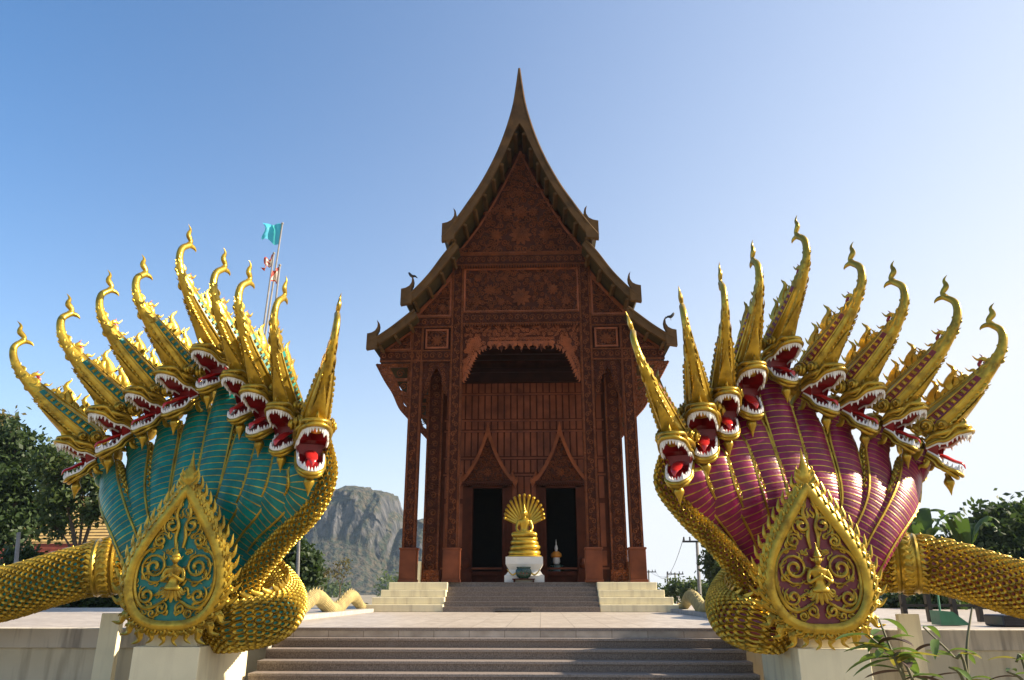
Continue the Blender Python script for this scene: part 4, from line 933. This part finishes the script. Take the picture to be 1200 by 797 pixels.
# pedestals under the serpents
for s_, lab in ((-1,'cream pedestal block under the green-bellied serpent'), (1,'cream pedestal block under the magenta-bellied serpent')):
    t = thing('serpent_pedestal', lab, 'pedestal', (s_*4.4,11.3,-1.05))
    x0, x1 = sorted((s_*3.96, s_*4.88))
    mb = MB(); mb.box((x0,10.5,-1.05), (x1,12.25,-.125), bev=.012); mb.build('block', M['cream'], t, smooth=False)
    mb = MB(); c0 = (x0+x1)/2; v = []
    for z, e, y0 in ((-.123,.36,10.62),(.16,.27,10.62)): v += [(c0-e,y0,z),(c0+e,y0,z),(c0+e,11.9,z),(c0-e,11.9,z)]
    mb.add(v, [(3,2,1,0),(4,5,6,7),(0,1,5,4),(1,2,6,5),(2,3,7,6),(3,0,4,7)]); mb.build('upper_block', M['cream'], t, smooth=False)
for (u, lab) in ((131,'slim cream concrete post propping the collar of the green serpent tail'), (1064,'slim cream concrete post propping the collar of the magenta serpent tail')):
    c0 = P(u,700,12.35); mb = MB(); mb.box((c0[0]-.16,12.42,-1.05), (c0[0]+.16,12.54,.25), bev=.01)
    tag(mb.build('prop_post', M['cream'], smooth=False), lab, 'post')

# low serpent balustrades between the stairs and the temple
for s_, lab in ((-1,'low wavy serpent balustrade left of the temple steps'), (1,'low wavy serpent balustrade right of the temple steps')):
    ctrl = []; ra = []
    for k in range(30):
        y = 14.6+k*.36; ph = (y-14.6)/9.0*2*math.pi*2.3
        ctrl.append((s_*(4.75+.25*(y-14)/10), y, .30+.17*math.sin(ph+1.2))); ra.append(.165 if y < 23 else .165-.08*(y-23)/2)
    t = thing('serpent_balustrade', lab, 'balustrade', (s_*4.9,19,0))
    mb = MB(); pa = Path(ctrl, ra, None, 150); path_tube(mb, pa, 14); path_scales(mb, pa, 14, 0, hgt=.012, fill=1.1, inner=.5)
    for k in range(34): i = 3+k*4; tg = unit(pa.t[i]*np.array((1,1,0))); flame(mb, pa.p[i]+np.array((0,0,pa.ra[i]*.97)), unit(tg*.7+np.array((0,0,.6))), -tg, np.cross(tg,(0,0,1.)), .13, wid=.22)
    mb.build('body', mat('ochre_painted_body', (.36,.28,.11), .55, .1, .3, 4, .2, 30), t)
    mb = MB(); mb.box((s_*4.95-.35,14.3,-.003), (s_*4.95+.35,24.2,.10)); mb.build('footing', M['concrete'], t, smooth=False)
# ------------------------------------------------------------ vegetation
def leaf_mat(name, col, col2, trans=.25):
    m = mat(name, col, .55, 0, .3, 1.3, col2=col2, spec=.3); n = m.node_tree.nodes; L = m.node_tree.links
    b = n['Principled BSDF']; out = [x for x in n if x.type == 'OUTPUT_MATERIAL'][0]
    tr = n.new('ShaderNodeBsdfTranslucent'); tr.inputs[0].default_value = (col2[0]*1.3, col2[1]*1.4, col2[2]*.8, 1)
    ms = n.new('ShaderNodeMixShader'); ms.inputs[0].default_value = trans
    L.new(b.outputs[0], ms.inputs[1]); L.new(tr.outputs[0], ms.inputs[2]); L.new(ms.outputs[0], out.inputs[0]); return m
LF = [leaf_mat('leaf_dark', (.018,.035,.012), (.05,.08,.022)), leaf_mat('leaf_mid', (.03,.05,.015), (.08,.11,.03)), leaf_mat('leaf_dry', (.07,.06,.02), (.13,.11,.04)), leaf_mat('leaf_fresh', (.04,.09,.02), (.12,.18,.04), .35)]
def leaves(mb, blobs, n_, size, rr, long=1.8):
    """leaf faces clustered in twigs spread through the crown's blobs"""
    nr = np.random.default_rng(rr.randrange(1<<30)); wts = np.array([b[1]**2 for b in blobs]); wts /= wts.sum()
    per = 14; nc = max(1, n_//per)
    bi = nr.choice(len(blobs), nc, p=wts); cen = np.array([b[0] for b in blobs], float)[bi]; rad = np.array([b[1] for b in blobs])[bi]
    sq_ = np.array([b[2] if len(b) > 2 else .85 for b in blobs])[bi]
    d = unit(nr.normal(size=(nc,3))); r0 = rad*(nr.random(nc)**.42)*nr.uniform(.8,1.12,nc)
    cl = cen + d*r0[:,None]*np.stack([np.ones(nc),np.ones(nc),sq_],1)
    c = np.repeat(cl, per, 0) + nr.normal(size=(nc*per,3))*size*1.5
    N = len(c); a = unit(nr.normal(size=(N,3))+np.array((0,0,-.25))); b = unit(np.cross(a, nr.normal(size=(N,3)))); s = size*nr.uniform(.6,1.25,N)[:,None]
    V = np.stack([c-a*s*long*.5, c+b*s*.5-a*s*.1, c+a*s*long*.5, c-b*s*.5-a*s*.1], 1).reshape(-1,3)
    mb.add(V, (np.arange(N*4).reshape(-1,4)).tolist())
def tree(name, label, base, blobs, n_, size, mt, cat='tree', group=None, trunk=.2, seed=1, bare=0):
    rr = random.Random(seed); base = np.array(base, float)
    t = thing(name, label, cat, base, group)
    mb = MB(); top = np.mean([b[0] for b in blobs], axis=0); fork = base*.55+top*.45; fork[2] = base[2] + (min(b[0][2] for b in blobs)-base[2])*.6
    tube(mb, [base, base*.5+fork*.5+np.array((rr.uniform(-.1,.1),0,0)), fork], [trunk*1.3,trunk,trunk*.8], 8, 8)
    for b in blobs:
        c = np.array(b[0], float); m_ = (fork+c)/2 + np.array((rr.uniform(-.2,.2),rr.uniform(-.2,.2),.1))*b[1]
        tube(mb, [fork,m_,c], [trunk*.6,trunk*.35,trunk*.08], 8, 5)
        for k in range(4+bare):
            e = c + unit(np.array([rr.gauss(0,1),rr.gauss(0,1),rr.gauss(.3,1)]))*b[1]*.95; q = m_*.4+c*.6
            tube(mb, [q,(q+e)/2+np.array((0,0,.08*b[1])),e], [trunk*.2,trunk*.12,trunk*.03], 6, 4)
    mb.build('trunk', M['bark'], t)
    if n_: mb = MB(); leaves(mb, blobs, n_, size, rr); mb.build('crown', mt, t, smooth=False)
    return t
def PB(Y, *px):
    """crown blobs measured at depth Y: (u, v, radius in photo pixels)"""
    return [(tuple(P(u,v,Y)+np.array((0,((i*37)%11-5)*.12*r*Y/860,0))), r*Y/880) for i,(u,v,r) in enumerate(px)]
def gnd(u, Y): p = P(u,690,Y); return (p[0],p[1],-1.05)
tree('broadleaf_tree','tallest dark leafy tree at the left edge behind the serpent tail', gnd(22,44), PB(44,(28,515,24),(8,535,28),(48,540,26),(22,560,34),(0,585,34),(45,590,30),(20,620,30),(58,560,16)), 10500, .21, LF[0], trunk=.3, seed=3)
tree('airy_tree','airy mid green tree with thin branches beside the tallest tree', gnd(100,40), PB(40,(70,545,22),(98,560,24),(118,575,16),(80,585,22),(112,600,16),(60,615,16)), 4200, .19, LF[1], trunk=.16, seed=5, bare=5)
tree('dry_topped_tree','dry brownish topped tree at the far left edge', gnd(-10,52), PB(52,(-8,505,22),(6,500,12),(-25,530,26)), 3500, .25, LF[2], trunk=.2, seed=6)
for k,(u,v,r,Y) in enumerate(((10,690,26,36),(50,688,22,37),(90,690,20,36),(118,700,16,36),(28,655,14,38))):
    tree('hedge_shrub','dense dark shrub in the hedge behind the left terrace', gnd(u,Y), PB(Y,(u,v,r),(u+12,v+6,r*.8),(u-12,v+8,r*.8)), 2600, .15, LF[0], 'shrub', 'shrubs behind the left terrace', .06, 20+k)
tree('round_tree','round dark green tree in front of the mountain', gnd(346,50), PB(50,(345,645,14),(332,658,13),(358,660,14),(345,670,16),(366,676,10),(326,676,9)), 6500, .2, LF[0], trunk=.16, seed=8)
for k,(u,v,r,Y) in enumerate(((398,668,12,62),(376,676,12,60))):
    tree('bare_shrub',['thin bare shrub below the mountain nearer the temple','thin bare shrub below the mountain beside the round tree'][k], gnd(u,Y), PB(Y,(u,v,r),(u+8,v-6,r*.7)), 250, .12, LF[2], 'shrub', None, .06, 30+k, 8)
tree('leaning_tree','dark green tree beside the utility pole right of the temple', gnd(858,50), PB(50,(843,642,11),(838,662,13),(852,660,14),(860,680,16),(846,684,14)), 5200, .2, LF[0], trunk=.16, seed=9)
tree('broad_tree','broad dark tree behind the magenta serpent tail at the right edge', gnd(1170,38), PB(38,(1108,652,16),(1090,668,14),(1128,632,16),(1158,616,20),(1185,608,19),(1208,612,22),(1150,645,22),(1185,640,26),(1120,655,16),(1215,650,28),(1160,675,24),(1200,680,24)), 12000, .2, LF[0], trunk=.24, seed=11)
for k,(u,v,r,Y) in enumerate(((768,698,7,70),(793,690,9,66),(812,690,9,64),(828,696,8,60),(505,700,5,75))):
    tree('low_shrub','low green shrub on the far ground beside the temple', gnd(u,Y), PB(Y,(u,v,r),(u+7,v+2,r*.8),(u-6,v+3,r*.7)), 900, .2, LF[1], 'shrub', 'far shrubs beside the temple', .05, 40+k)
for k,(u,v,r,Y) in enumerate(((1100,705,20,30),(1140,712,20,31),(1180,712,20,30),(1060,708,16,32))):
    tree('hedge_shrub','dark shrub behind the railing of the right terrace', gnd(u,Y), PB(Y,(u,v,r),(u+10,v+6,r*.8),(u-10,v+8,r*.8)), 1800, .15, LF[0], 'shrub', 'shrubs behind the right terrace', .06, 50+k)
# banana plants
LBAN = leaf_mat('banana_leaf', (.02,.045,.012), (.06,.10,.025), .3)
def banana(name, label, base, h, nl, seed, lean=0):
    rr = random.Random(seed); t = thing(name, label, 'banana plant', base); base = np.array(base, float)
    mb = MB(); top = base+np.array((lean,0,h*.55)); tube(mb, [base,(base+top)/2,top], [.14,.12,.08], 8, 8); mb.build('stem', M['bark'], t)
    for k in range(nl):
        a = 2*math.pi*k/nl+rr.uniform(-.3,.3); d = np.array((math.cos(a),math.sin(a)*.7,0)); Ln = h*rr.uniform(.5,.7); up = rr.uniform(1.0,1.5)
        S = np.linspace(0,1,14); mid = top + d*(S*Ln*.5)[:,None] + np.array((0,0,1))*(Ln*(up*S-.75*S**2.4))[:,None]
        tn = unit(np.gradient(mid,axis=0)); sd_ = unit(np.cross(tn,(0,0,1.))); wd = Ln*.11*np.sin(np.clip(S*1.05+.02,0,1)*math.pi)**.6; mb = MB(); V = []
        for f_ in (-1,-.5,0,.5,1):
            q = mid + sd_*(wd*f_)[:,None] + np.array((0,0,1))*(wd*(.35*(1-abs(f_)) if False else -.35*abs(f_)+.12))[:,None]
            q[:,2] += np.array([rr.uniform(-.04,.04)*Ln*abs(f_) for _ in S]); V.append(q)
        V = np.array(V).reshape(-1,3); mb.add(V, [(r*14+i,r*14+i+1,(r+1)*14+i+1,(r+1)*14+i) for r in range(4) for i in range(13) if not (r in (0,3) and rr.random() < .18)])
        mb.build('leaf', LBAN, t)
banana('banana_plant','banana plant with broad leaves just right of the magenta bellies', gnd(1090,30), 5.2, 6, 3)
banana('banana_plant','taller banana plant in front of the broad dark tree', gnd(1142,32), 5.6, 6, 4)
banana('banana_plant','banana plant with a leaning stem behind the right collar', gnd(1066,31), 4.6, 5, 9, -.3)

# saplings in the near right corner
def lance(mb, c, d, Ln, wd, droop, mtl):
    S = np.linspace(0,1,9); d = unit(d); mid = np.array(c)+d*(S*Ln)[:,None]+np.array((0,0,-1))*(droop*Ln*S**2)[:,None]
    tn = unit(np.gradient(mid,axis=0)); sd_ = unit(np.cross(tn,(0.1,.1,1.))); nn = np.cross(sd_,tn); w_ = wd*np.sin(np.clip(S*.97+.03,0,1)*math.pi)**.75
    V = np.concatenate([mid-sd_*w_[:,None]+nn*(w_*.35)[:,None], mid, mid+sd_*w_[:,None]+nn*(w_*.35)[:,None]]); mb.add(V, [(r*9+i,r*9+i+1,(r+1)*9+i+1,(r+1)*9+i) for r in range(2) for i in range(8)], mtl)
LSAP = [leaf_mat('sapling_leaf', (.05,.10,.02), (.13,.19,.045), .3), mat('withered_leaf', (.05,.022,.012), .8, 0, .4, 20), leaf_mat('yellowing_leaf', (.22,.19,.03), (.30,.25,.05), .3)]
def sapling(name, label, stems, seed):
    rr = random.Random(seed); b0 = stems[0][0][0]; t = thing(name, label, 'sapling', (b0[0],b0[1],-1.05))
    gs = mat('green_stem', (.10,.09,.035), .7)
    for pts, nl, ln in stems:
        mb = MB(); lb = mb
        pts = [np.array(p, float) for p in pts]; pa = tube(mb, pts, [.009,.007,.0045], 16, 6)
        for k in range(nl):
            f = .35+.65*(k/(max(1,nl-1))); i = int(f*(len(pa.p)-1)); a = k*2.4+rr.uniform(-.4,.4)
            d = np.array((math.cos(a),math.sin(a)*.8,rr.uniform(-.15,.5)))
            lance(lb, pa.p[i], d, ln*rr.uniform(.7,1.15), ln*.115, rr.uniform(.15,.6), rr.choice((1,1,1,1,1,2,3)))
        mb.build('leafy_stem', [gs]+LSAP, t)
Q = lambda u,v,Y=4.2: P(u,v,Y)
def G0(u,Y=4.2): p = P(u,797,Y); return np.array((p[0],p[1],-1.05))
sapling('sapling','leafy sapling with drooping and browned leaves in front of the magenta serpent pedestal', [([G0(1075,3.9),Q(1060,797,3.9),Q(1046,770,3.9),Q(1018,745,3.9)],13,.24),([Q(1075,830,3.9),Q(1050,775,3.9),Q(1030,726,3.95)],9,.2),([Q(1080,830,3.9),Q(1062,780,3.9),Q(1040,768,4.0)],7,.22)], 5)
sapling('sapling','thin sapling with a few young leaves before the right retaining wall', [([G0(1140,4.1),Q(1135,797,4.1),Q(1118,770,4.1),Q(1082,735,4.1)],9,.18),([Q(1136,815,4.1),Q(1133,760,4.15),Q(1139,712,4.2)],0,.15),([Q(1136,820,4.1),Q(1125,790,4.1),Q(1112,782,4.1)],4,.17)], 8)
sapling('sapling','low sapling with withered leaves at the right picture edge', [([G0(1215,4.0),Q(1205,797,4.0),Q(1190,775,4.0)],6,.17),([Q(1205,810,4.0),Q(1196,795,4.0),Q(1180,787,4.0)],4,.15)], 12)

# ------------------------------------------------------------ houses behind the trees
def house(name, label, px0, px1, v_eave, v_ridge, Y, depth, roof_m, wall_m):
    a = P(px0,v_eave,Y); c = P(px1,v_eave,Y); zr = P((px0+px1)/2,v_ridge,Y+depth/2)[2]; ze = a[2]
    t = thing(name, label, 'house', ((a[0]+c[0])/2,Y,-1.05))
    mb = MB(); mb.box((a[0]+.4,Y+.5,-1.05), (c[0]-.4,Y+depth-.5,ze)); 
    for x0, x1 in ((a[0]+.4,a[0]+.6),(c[0]-.6,c[0]-.4)):
        v = [(x0,Y+.5,ze),(x0,Y+depth-.5,ze),(x0,Y+depth/2,zr-.15),(x1,Y+.5,ze),(x1,Y+depth-.5,ze),(x1,Y+depth/2,zr-.15)]
        mb.add(v, [(0,2,1),(3,4,5),(0,3,5,2),(1,2,5,4)])
    mb.build('wall', wall_m, t, smooth=False)
    mb = MB(); rows = 16
    for k in range(rows):                       # lapped tile courses, both slopes
        f0, f1 = k/rows, (k+1)/rows
        for s_ in (0, 1):
            y0, y1 = (Y+depth/2*f0, Y+depth/2*f1+.08) if not s_ else (Y+depth-depth/2*f0, Y+depth-depth/2*f1-.08)
            z0, z1 = ze+(zr-ze)*f0+.09, ze+(zr-ze)*f1+.03
            mb.add([(a[0],y0,z0-.09),(c[0],y0,z0-.09),(c[0],y0,z0),(a[0],y0,z0),(c[0],y1,z1),(a[0],y1,z1)], [(0,1,2,3),(3,2,4,5)] if not s_ else [(3,2,1,0),(5,4,2,3)])
    mb.box((a[0]-.05,Y+depth/2-.15,zr-.02), (c[0]+.05,Y+depth/2+.15,zr+.16))
    mb.build('roof', roof_m, t, smooth=False)
    mb = MB()
    n_ = max(2,int((c[0]-a[0])/3))
    for k in range(n_):
        x = a[0]+(k+.5)*(c[0]-a[0])/n_; mb = MB(); mb.box((x-.5,Y+.44,-.0), (x+.5,Y+.52,1.2)); mb.build('window', M['black'], t, smooth=False)
    return t
ylw = mat('yellow_roof_tiles', (.50,.33,.11), .7, 0, .15, 3, .4, 12); redt = mat('red_roof_tiles', (.30,.075,.04), .75, 0, .25, 3, .4, 12)
house('yellow_roofed_house','house with a broad yellow tiled roof behind the left trees', -60, 150, 640, 584, 58, 9, ylw, M['cream'])
house('red_roofed_house','low house with a red tiled roof behind the left trees', -80, 82, 668, 640, 48, 5, redt, M['cream'])
house('yellow_roofed_house','small yellow roof peeking out behind the round tree', 268, 322, 668, 646, 66, 7, ylw, M['cream'])

# ------------------------------------------------------------ poles, wires, flags, birds
def pole(name, label, u, v_top, Y, r, cross=None, m='steel', lean=0):
    b0 = np.array(gnd(u,Y)); tp_ = P(u,v_top,Y); t = thing(name, label, 'utility pole', b0)
    tp_ = tp_ + np.array((lean,0,0)); mb = MB(); tube(mb, [b0,(b0+tp_)/2,tp_], [r*1.2,r,r*.8], 6, 8); mb.build('shaft', M[m], t)
    if cross:
        mb = MB()
        for dz in cross:
            mb.box((tp_[0]-1.1,Y-.22,tp_[2]-dz-.07), (tp_[0]+1.1,Y-.12,tp_[2]-dz+.07))
            for x in (-1.0,-.55,.55,1.0): lathe(mb, [(.05,0),(.08,.08),(.05,.14),(.08,.2),(.03,.28)], (tp_[0]+x,Y-.17,tp_[2]-dz+.07), 8)
        mb.build('crossarm', M['black'], t, smooth=False)
    return tp_
pA = pole('utility_pole','leaning utility pole with crossarm beside the dark tree right of the temple', 819, 634, 58, .13, (.05,), lean=-.15)
pB = pole('utility_pole','slim far pole standing nearest the temple on the right', 760, 668, 120, .16, (.3,))
pC = pole('utility_pole','plain far pole between the two crossarm poles', 782, 670, 110, .14)
pD = pole('utility_pole','far pole with crossarm between the plain pole and the leaning pole', 791, 671, 105, .14, (.2,))
pE = pole('utility_pole','grey concrete pole in front of the round tree', 350, 634, 46, .12)
pF = pole('utility_pole','pale short pole among the left hedge shrubs', 22, 624, 34, .1)
def wire(label, a, c, sag=.6):
    S = np.linspace(0,1,20); pts = a+(c-a)*S[:,None]; pts[:,2] -= sag*4*S*(1-S); mb = MB(); tube(mb, pts, .022, 20, 4, raw=True); tag(mb.build('power_line', M['black']), label, 'wire')
wire('thin power line from the leaning pole towards the temple', pA+np.array((-1,0,.2)), pB+np.array((1,0,0)), 2)
wire('thin power line between the far crossarm pole and the temple side pole', pD, pB, .8)
wire('upper thin power line left of the round tree', pE+np.array((0,0,-.1)), P(240,628,60), .8)
wire('lower thin power line left of the round tree', pE+np.array((0,0,-.6)), P(240,640,60), .8)
def flag(label, base_u, top, Y, fw, fh, mats, drop, seed, group=None):
    tp_ = P(*top, Y); b0 = P(base_u[0], base_u[1], Y); d = unit(tp_-b0); b1 = b0 + d*((-1.05-b0[2])/d[2])
    t = thing('flagpole', label, 'flag', b1); mb = MB(); tube(mb, [b1,(b1+tp_)/2,tp_], [.05,.045,.03], 6, 8); ball(mb, tp_, .05); mb.build('pole', M['steel'], t)
    mb = MB(); rr = random.Random(seed); nu, nv = 14, 10; V = []; 
    for j in range(nv):
        for i in range(nu):
            a, c = i/(nu-1), j/(nv-1)
            V.append(tp_ - d*(.05+c*fh*(1-.35*a)+a*drop) + np.array((-fw*a*(1-.15*math.sin(c*5)), .18*math.sin(a*9+c*3+seed)*a, .05*math.sin(a*11+c*2))))
    Fc = [(j*nu+i,j*nu+i+1,(j+1)*nu+i+1,(j+1)*nu+i) for j in range(nv-1) for i in range(nu-1)]
    mi = [0 if len(mats) == 1 else (1 if (j in (0,1,nv-2) or i > nu-4 or (3 < i < 7 and 3 < j < 6)) else 0) for j in range(nv-1) for i in range(nu-1)]
    mb.add(V, Fc, mi); mb.build('flag_cloth', mats, t)
blue = leaf_mat('blue_flag_cloth', (.06,.40,.62), (.10,.52,.72), .4); wf = leaf_mat('white_flag_cloth', (.6,.5,.45), (.7,.62,.58), .3); rf_ = leaf_mat('red_flag_cloth', (.4,.05,.04), (.5,.08,.06), .3)
flag('tall flagpole with a light blue flag behind the green serpent', (311,392), (331,262), 24, .68, .85, [blue], -.05, 2)
flag('flagpole with a small red edged white flag just left of the blue flag pole', (308,390), (321,297), 23, .33, .42, [wf, rf_], .25, 4)
flag('shortest flagpole with a limp red and white flag beneath the blue flag', (320,380), (328,311), 22, .2, .62, [wf, rf_], .1, 7)
for k, (u, v, Y, s_, lab) in enumerate(((483,325.5,24.75,1,'small dark bird perched on the left middle roof finial'), (786,373,25.0,-1,'small dark bird perched on the right lower roof finial'))):
    p = P(u,v,Y); t_ = MB(); p = p+np.array((0,0,.06))
    tube(t_, [p+np.array((s_*.2,0,-.08)),p+np.array((s_*.1,0,0)),p,p+np.array((-s_*.08,0,.07)),p+np.array((-s_*.12,0,.13)),p+np.array((-s_*.16,0,.13))], [.012,.04,.062,.05,.038,.006], 18, 8)
    for e in (-.02,.02): tube(t_, [p+np.array((0,e,-.03)),p+np.array((0.01,e,-.14))], .007, 3, 4)
    tag(t_.build('bird', M['black']), lab, 'bird')

# ------------------------------------------------------------ clutter on the right terrace
c0 = P(1052,690,16.5); c1 = P(1175,690,16.5)
t = thing('metal_railing', 'dark rusty metal rail frame under the magenta serpent tail', 'railing', ((c0[0]+c1[0])/2,16.5,0))
for z0, z1 in ((.48,.54),(.22,.27)): mb = MB(); mb.box((c0[0],16.47,z0+.07), (c1[0],16.53,z1+.07)); mb.build('rail', M['black'], t, smooth=False)
for x in np.linspace(c0[0]+.06,c1[0]-.06,5): mb = MB(); mb.box((x-.045,16.44,0), (x+.045,16.56,.53)); mb.build('upright', M['black'], t, smooth=False)
mb = MB(); tube(mb, [(c0[0]+1.7,16.5,.56),(c0[0]+2.0,16.5,.3),(c0[0]+2.1,16.5,.05)], .03, 6, 6); mb.build('brace', M['black'], t)
d0 = P(1113,733,14.6); t = thing('dustpan', 'green long handled dustpan resting on the right terrace', 'dustpan', (d0[0],14.6,0)); gm = mat('green_plastic', (.05,.20,.12), .45, 0, .15, 9)
mb = MB(); x = d0[0]; mb.prism([(x-.22,.01),(x+.28,.01),(x+.28,.03),(x+.02,.24),(x-.22,.26)], 14.45, 14.8); mb.build('pan', gm, t, smooth=False)
mb = MB(); tube(mb, [(x-.12,14.62,.22),(x-.09,14.64,.6),(x-.04,14.66,1.0)], .018, 6, 6); mb.build('handle', gm, t)
b0 = P(1185,738,14.2); mb = MB(); mb.box((b0[0]-.22,14.0,.0), (b0[0]+.6,14.6,.2), bev=.03); 
for k in range(4): mb.box((b0[0]-.2,13.985,.03+.045*k), (b0[0]+.58,14.0,.05+.045*k))
tag(mb.build('crate', mat('dark_blue_plastic', (.02,.025,.04), .4, 0, .2, 8), smooth=False), 'low dark crate on the right terrace at the picture edge', 'crate')

# ------------------------------------------------------------ the limestone mountain
def mountain():
    D = 760.; S_ = D/860.
    ridge = [(215,700),(255,690),(290,672),(318,655),(340,638),(352,622),(366,604),(380,586),(392,574),(404,567.5),(418,567),(432,569.5),(446,573),(456,578),(461,588),(464,600),(470,606),(474,622),(486,612),(500,607),(522,612),(548,640),(580,662),(640,690),(700,702)]
    us = np.array([r[0] for r in ridge], float); Z = np.array([P(u,v,D)[2] for u,v in ridge]); X = np.array([P(u,v,D)[0] for u,v in ridge])
    nx, ny = 260, 90; V = []
    for j in range(ny):
        y = j/(ny-1)
        for i in range(nx):
            x = X[0]+(X[-1]-X[0])*i/(nx-1); zr = np.interp(x,X,Z)
            # terraced cliff: talus below, near-vertical face above
            f = y*1.25
            if f < .42: h = .42*(f/.42)**1.3
            elif f < .62: h = .42+.50*((f-.42)/.2)**.8
            elif f < 1: h = .92+.08*math.sin((f-.62)/.38*math.pi/2)
            else: h = 1-.9*(f-1)
            yy = D-150+230*y
            nz = noise.fractal(Vector((x*.018,yy*.022,3.1)),1.0,2.1,5); n2 = noise.fractal(Vector((x*.07,yy*.05,9.1)),.9,2.2,5)
            zz = max(-1.3, -2+(zr+2)*h + (nz*9+n2*4.5)*min(1,h*2)*(.75 if f > .62 else 1) - .0)
            V.append((x+n2*5*h, yy+n2*16*h+nz*14*h, zz))
    mb = MB(); mb.add(V, [(j*nx+i,j*nx+i+1,(j+1)*nx+i+1,(j+1)*nx+i) for j in range(ny-1) for i in range(nx-1)])
    m = mat('limestone_and_scrub', (.2,.19,.17), .95, 0, .3, .12); n = m.node_tree.nodes; L = m.node_tree.links; b = n['Principled BSDF']
    geo = n.new('ShaderNodeNewGeometry'); sep = n.new('ShaderNodeSeparateXYZ'); L.new(geo.outputs['Normal'], sep.inputs[0])
    tc = n.new('ShaderNodeTexCoord'); nz = n.new('ShaderNodeTexNoise'); nz.inputs['Scale'].default_value = .045; nz.inputs['Detail'].default_value = 9; nz.inputs['Roughness'].default_value = .7; L.new(tc.outputs['Object'], nz.inputs['Vector'])
    ad = n.new('ShaderNodeMath'); ad.operation = 'MULTIPLY_ADD'; ad.inputs[1].default_value = 1.2; L.new(nz.outputs['Fac'], ad.inputs[0])
    sb = n.new('ShaderNodeMath'); sb.operation = 'SUBTRACT'; sb.inputs[1].default_value = .62; L.new(sep.outputs['Z'], sb.inputs[0]); L.new(sb.outputs[0], ad.inputs[2])
    cr = n.new('ShaderNodeValToRGB'); cr.color_ramp.elements[0].position = .38; cr.color_ramp.elements[1].position = .56; L.new(ad.outputs[0], cr.inputs[0])
    mp = n.new('ShaderNodeMapping'); mp.inputs['Scale'].default_value = (.14,.14,.03); L.new(tc.outputs['Object'], mp.inputs[0])
    n2 = n.new('ShaderNodeTexNoise'); n2.inputs['Scale'].default_value = 1; n2.inputs['Detail'].default_value = 8; L.new(mp.outputs[0], n2.inputs['Vector'])
    rk = n.new('ShaderNodeValToRGB'); rk.color_ramp.elements[0].color = (.014,.016,.020,1); rk.color_ramp.elements[1].color = (.085,.08,.078,1); rk.color_ramp.elements[0].position = .40; rk.color_ramp.elements[1].position = .62; L.new(n2.outputs['Fac'], rk.inputs[0])
    n3 = n.new('ShaderNodeTexNoise'); n3.inputs['Scale'].default_value = .2; n3.inputs['Detail'].default_value = 6; L.new(tc.outputs['Object'], n3.inputs['Vector'])
    vg = n.new('ShaderNodeValToRGB'); vg.color_ramp.elements[0].color = (.015,.024,.012,1); vg.color_ramp.elements[1].color = (.075,.058,.034,1); vg.color_ramp.elements[0].position = .4; vg.color_ramp.elements[1].position = .65; L.new(n3.outputs['Fac'], vg.inputs[0])
    mx = n.new('ShaderNodeMix'); mx.data_type = 'RGBA'; L.new(cr.outputs[0], mx.inputs[0]); L.new(rk.outputs[0], mx.inputs[6]); L.new(vg.outputs[0], mx.inputs[7]); L.new(mx.outputs[2], b.inputs['Base Color'])
    bu = n.new('ShaderNodeBump'); bu.inputs['Strength'].default_value = 1; bu.inputs['Distance'].default_value = 9; L.new(n2.outputs['Fac'], bu.inputs['Height']); L.new(bu.outputs[0], b.inputs['Normal'])
    o = mb.build('mountain', m, smooth=True, angle=70); tag(o, kind='structure')
mountain()
# far treeline
fw = MB(); rr = random.Random(4); bl = []
for k in range(150):
    x = rr.uniform(-300,300); y = rr.uniform(230,330); r_ = rr.uniform(3,6); bl.append(((x,y,-1+r_*.55),r_,.7))
leaves(fw, bl, 30000, .9, rr); o = fw.build('distant_woods', LF[1], smooth=False); tag(o, 'distant low green woods along the horizon', 'woods', kind='stuff')

# ------------------------------------------------------------ haze
mb = MB(); mb.box((-900,-70,-3.0), (900,1000,150))
hz = bpy.data.materials.new('haze'); hz.use_nodes = True; hn = hz.node_tree.nodes; hn.remove(hn['Principled BSDF'])
pv = hn.new('ShaderNodeVolumePrincipled'); pv.inputs['Color'].default_value = (.6,.8,1,1); pv.inputs['Density'].default_value = .00016; pv.inputs['Anisotropy'].default_value = .2
hz.node_tree.links.new(pv.outputs[0], [x for x in hn if x.type == 'OUTPUT_MATERIAL'][0].inputs['Volume'])
ho = mb.build('haze', hz, smooth=False); tag(ho, 'pale blue haze in the air', 'haze', kind='stuff')
